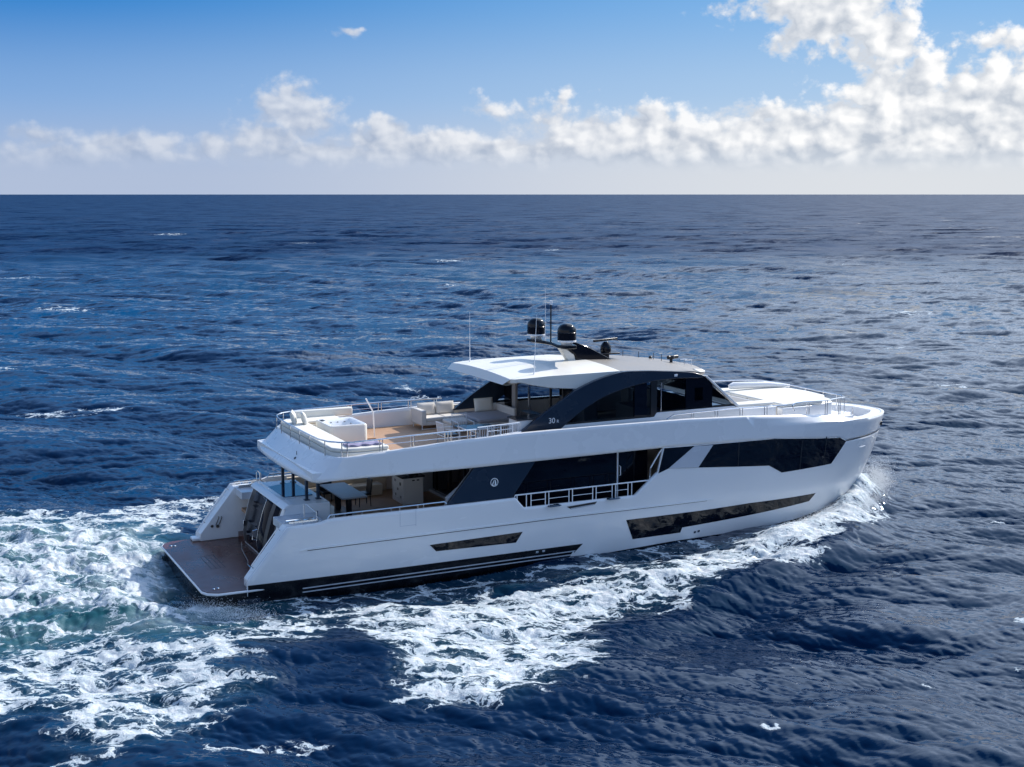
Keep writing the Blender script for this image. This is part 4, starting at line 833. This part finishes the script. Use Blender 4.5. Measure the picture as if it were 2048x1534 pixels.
for x_, y_ in ((23.62,-3.04),(23.74,-3.03),(24.66,-2.89),(24.78,-2.87),(25.55,-2.64),(25.66,-2.6),(26.3,-2.1),(26.85,-1.0),(26.98,0),(26.85,1.0),(26.3,2.1),(25.5,2.66),(25.6,2.62),(24.5,2.86),(24.6,2.84),(23.2,3.05),(23.3,3.04)):
    MB().tube([(x_, y_, 3.9 if x_ > 26 else float(RIM(x_))-.08), (x_, y_, 4.74 if x_ < 26 else 4.60)], .017).build('rail_post', 'steel', fwd2)
for x_ in (26.95,): MB().tube([(x_,-1.9,3.80),(x_-.02,-1.88,4.16)], .02).build('jack_staff', 'steel', yacht)
MB().box(27.3, 28.3, -.28, .28, 3.32, 3.62).build('windlass', 'white', yacht, .06, 3)

# ------------------------------------------------------------------ loose furniture on the decks
def place(x, y, z): return to_world(x, y, z)
t = on_boat('dining_table', 'grey topped dining table on a pedestal on the open aft main deck', 'table', 5.95, .55, 1.56)
MB().slab([(-.47,-1.2),(.47,-1.2),(.47,1.25),(-.47,1.25)], .76, .82).build('table_top', 'tabletop', t, .02, 3)
for y in (-.55, .6): MB().box(-.09, .09, y-.07, y+.07, .02, .76).build('pedestal', 'blackm', t, .01); 
MB().box(-.3, .3, -.8, .85, 0, .03).build('foot_plate', 'blackm', t)
def chair_dark(x, y, label, rz):
    c = on_boat('dining_chair', label, 'chair', x, y, 1.56, 'dark dining chairs on the aft main deck', rz)
    MB().box(-.25, .25, -.25, .25, .40, .48).build('seat', 'blackm', c, .03, 3)
    MB().prism([(-.25,-.24,.48),(-.19,-.24,.48),(-.25,-.24,.98),(-.31,-.24,.98)], (0, .48, 0)).build('backrest', 'blackm', c, .03, 3)
    for sx in (-1, 1):
        for sy in (-1, 1): MB().tube([(sx*.22,sy*.22,0),(sx*.20,sy*.20,.41)], .018, 6).build('leg', 'blackm', c)
    return c
ch = chair_dark(5.9, 2.15, 'dark chair at the port end of the grey dining table', R(-90))
dup(ch, place(6.95, 1.3, 1.56), BOAT_A+R(180), 'dark chair forward of the grey dining table')
# sofa and its cushions
s = on_boat('corner_sofa', 'pale upholstered corner sofa along the far bulwark of the upper deck', 'sofa', 9.6, 2.1, 4.0, None)
MB().box(0, .20, -.05, .92, .16, .72).build('arm', 'fabric', s, .03, 3)
MB().box(.20, 1.80, 0, .95, .14, .28).build('seat_base', 'fabric', s, .02); MB().box(.20, 1.0, .0, .82, .28, .42).build('seat_cushion', 'fabric', s, .05, 4); MB().box(1.01, 1.80, .0, .82, .28, .42).build('seat_cushion', 'fabric', s, .05, 4)
MB().box(.0, 3.5, .92, 1.06, .16, .70).build('backrest', 'fabric', s, .03, 3)
MB().box(1.82, 3.45, -1.25, .92, .10, .28).build('chaise_base', 'fabric', s, .02); MB().box(1.83, 3.44, -1.24, .82, .28, .43).build('chaise_cushion', 'grey_fabric', s, .06, 4)
MB().box(3.40, 3.52, -1.0, .95, .16, .70).build('backrest', 'fabric', s, .03, 3)
for x_, y_ in ((.03,-.02),(.03,.85)): MB().tube([(x_, y_, 0), (x_, y_, .2)], .016, 6).build('leg', 'whitemetal', s)
MB().tube([(.03,-.02,.02),(1.78,-.02,.02),(1.78,-.02,.2)], .012, 6).build('leg_frame', 'whitemetal', s)
def cushion(label, x, y, z, w, hgt, rz, tilt, group, mt_='cream'):
    c = on_boat('cushion', label, 'cushion', x, y, z, group, rz)
    m_ = MB(); n = 10; fr_ = []; bk = []
    for i in range(n+1):
        u = -1+2*i/n; rf, rb = [], []
        for j in range(n+1):
            v = -1+2*j/n; th = .015+.085*((1-u**4)*(1-v**4))**.6; pin = 1-.05*(abs(u)**3*0+abs(v)**2)*0
            X_, Z_ = u*w/2*(1-.05*(1-v*v)*0), (v+1)*hgt/2; o_ = -math.sin(tilt)*Z_; zz = math.cos(tilt)*Z_
            rf.append((X_, o_-th, zz)); rb.append((X_, o_+th, zz))
        fr_.append(rf); bk.append(rb)
    m_.grid(fr_); m_.grid(bk[::-1]); m_.grid([[r_[0] for r_ in fr_], [r_[0] for r_ in bk]]); m_.grid([[r_[-1] for r_ in fr_], [r_[-1] for r_ in bk]]); m_.grid([fr_[0], bk[0]]); m_.grid([fr_[-1], bk[-1]])
    m_.build('cover', mt_, c, angle=70)
    MB().tube([(-w/2,0,0),(w/2,0,0),(w/2,-math.sin(tilt)*hgt,math.cos(tilt)*hgt),(-w/2,-math.sin(tilt)*hgt,math.cos(tilt)*hgt)], .018, 6, True).build('piping', mt_, c)
    return c
gs = 'back cushions on the corner sofa'
cushion('sofa back cushion nearest the arm of the corner sofa', 10.15, 2.86, 4.42, .72, .46, 0, R(-12), gs, 'fabric')
cushion('middle back cushion of the corner sofa, touching the one by the arm', 10.92, 2.86, 4.42, .74, .46, 0, R(-12), gs, 'fabric')
cushion('large upright cushion alone on the deep chaise end of the sofa', 12.45, 2.6, 4.43, .78, .50, 0, R(-12), gs, 'cream')
gp = 'pillows on the stern lounge'
cushion('plump cream pillow at the stern corner behind the hot tub, the aft one of two', 4.72, 2.1, 4.63, .55, .46, R(70), R(-14), gp)
cushion('plump cream pillow on the stern lounge, the one nearer the hot tub', 5.02, 1.85, 4.63, .50, .44, R(78), R(-14), gp)
ot = on_boat('ottoman', 'pale square upholstered ottoman in front of the corner sofa', 'ottoman', 10.75, 1.35, 4.0)
MB().box(-.45, .45, -.42, .42, .06, .28).build('ottoman_base', 'fabric', ot, .02); MB().box(-.45, .45, -.42, .42, .285, .43).build('ottoman_cushion', 'fabric', ot, .06, 4)
tw = on_boat('folded_towel', 'lilac towel lying folded on the cream lounge by the starboard quarter', 'towel', 5.45, -2.78, 4.645)
m_ = MB(); Gt = [[(-.55+1.15*i/14, -.28+.56*j/8+.04*math.sin(i*1.3), .06+.022*math.sin(i*1.1+j*.7)+.015*math.sin(j*2.1)) for j in range(9)] for i in range(15)]
m_.grid(Gt); m_.grid([[(x, y, 0) for x, y, z in row] for row in Gt[::-1]]); 
m_.grid([[r_[0] for r_ in Gt], [(r_[0][0], r_[0][1], 0) for r_ in Gt]]); m_.grid([[r_[-1] for r_ in Gt], [(r_[-1][0], r_[-1][1], 0) for r_ in Gt]]); m_.grid([Gt[0], [(x, y, 0) for x, y, z in Gt[0]]]); m_.grid([Gt[-1], [(x, y, 0) for x, y, z in Gt[-1]]])
tm = m_.build('towel_fabric', 'lilac', tw); 
# deck chairs with white tube frames and dark slings round a low table
def deck_chair(x, y, rz, label):
    c = on_boat('deck_chair', label, 'chair', x, y, 4.0, 'white framed chairs on the starboard side of the upper deck', rz)
    MB().box(-.27, .27, -.29, .29, .38, .46).build('seat', 'stone', c, .03, 3)
    m_ = MB()
    for sy in (-1, 1):
        m_.tube([(.28,sy*.31,0),(.28,sy*.31,.62),(-.30,sy*.31,.64),(-.30,sy*.31,0)], .02, 8)
    m_.tube([(-.30,-.31,.4),(-.30,.31,.4)], .016, 6); m_.tube([(.28,-.31,.36),(.28,.31,.36)], .016, 6); m_.build('frame', 'whitemetal', c)
    b_ = MB(); b_.tube([(-.29,-.29,.44),(-.36,-.29,.86),(-.36,.29,.86),(-.29,.29,.44)], .018, 8); b_.build('back_frame', 'whitemetal', c)
    sl_ = MB()
    for k in range(7): y_ = -.24+.08*k; sl_.tube([(-.295,y_,.46),(-.36,y_,.86)], .012, 6)
    sl_.build('back_slats', 'whitemetal', c)
    return c
dc = deck_chair(9.25, -1.25, 0, 'white slat backed chair nearest the stern, facing forward to the low table')
for x_, y_, rz, lb in ((10.05,-2.35,R(90),'white framed chair by the starboard rail, the aft of two side by side'), (10.85,-2.35,R(90),'white framed chair by the starboard rail, next to the white bar'), (10.3,-.15,R(-90),'white framed chair between the low table and the sofa')):
    dup(dc, place(x_, y_, 4.0), BOAT_A+rz, lb)
lt = on_boat('low_table', 'low white framed table with a dark top among the deck chairs', 'table', 10.4, -1.25, 4.0)
MB().box(-.62, .62, -.42, .42, .56, .60).build('table_top', 'stone', lt, .01)
for sx in (-1, 1):
    for sy in (-1, 1): MB().tube([(sx*.58,sy*.38,0),(sx*.58,sy*.38,.57)], .02, 8).build('leg', 'whitemetal', lt)
MB().tube([(-.62,-.42,.58),(.62,-.42,.58),(.62,.42,.58),(-.62,.42,.58)], .022, 8, True).build('top_rim', 'whitemetal', lt)

# ------------------------------------------------------------------ spray thrown up at the bow and the quarter
def spray(name, label_kind, pts, seed):
    rng = np.random.default_rng(seed); base = [(1,0,0),(-1,0,0),(0,1,0),(0,-1,0),(0,0,1),(0,0,-1)]; fc = [(0,2,4),(2,1,4),(1,3,4),(3,0,4),(2,0,5),(1,2,5),(3,1,5),(0,3,5)]
    m_ = MB(); vs = []; fs = []
    for (x, y, z, r_) in pts:
        o = len(vs); s3 = r_*rng.uniform(.6, 1.5, 3); vs += [(x+p[0]*s3[0], y+p[1]*s3[1], z+p[2]*s3[2]) for p in base]; fs += [tuple(o+i for i in f) for f in fc]
    me = bpy.data.meshes.new(name); me.from_pydata(vs, [], fs); me.polygons.foreach_set('use_smooth', [True]*len(fs))
    fm_ = bpy.data.materials.get('spray_foam') or mat('spray_foam', (.84,.86,.87), .8, spec=.3, var=.04)
    me.materials.append(fm_); o = bpy.data.objects.new(name, me); C.objects.link(o); o['kind'] = 'stuff'; return o
rng = np.random.default_rng(4)
pts = []
ln = [(15.9,57.0),(15.3,54.6),(13.9,51.6),(12.0,49.2),(9.6,46.8)]
for i in range(80000):
    t_ = rng.beta(1.1, 2.0)*3.999; k = int(t_); f = t_-k; x = ln[k][0]*(1-f)+ln[k+1][0]*f; y = ln[k][1]*(1-f)+ln[k+1][1]*f
    hmax = np.interp(t_, [0,.7,2,4], [.8,.6,.35,.2]); a = rng.exponential(.33)
    pts.append((x+rng.normal()*.34+a*.35, y+rng.normal()*.34-a*.25, .25+hmax*min(a, 1.3), rng.uniform(.004, .011)*(1.25-.5*min(a, 1.))))
spray('bow_spray', '', pts, 1)
pts = []
ln = [(-9.9,38.9),(-9.0,38.3),(-7.6,38.2)]
for i in range(7000):
    t_ = rng.uniform(0, 1.999); k = int(t_); f = t_-k; x = ln[k][0]*(1-f)+ln[k+1][0]*f; y = ln[k][1]*(1-f)+ln[k+1][1]*f
    a = rng.exponential(.22); pts.append((x+rng.normal()*.32, y+rng.normal()*.28, .02+.42*min(a, 1.1), rng.uniform(.004, .009)))
spray('stern_spray', '', pts, 2)
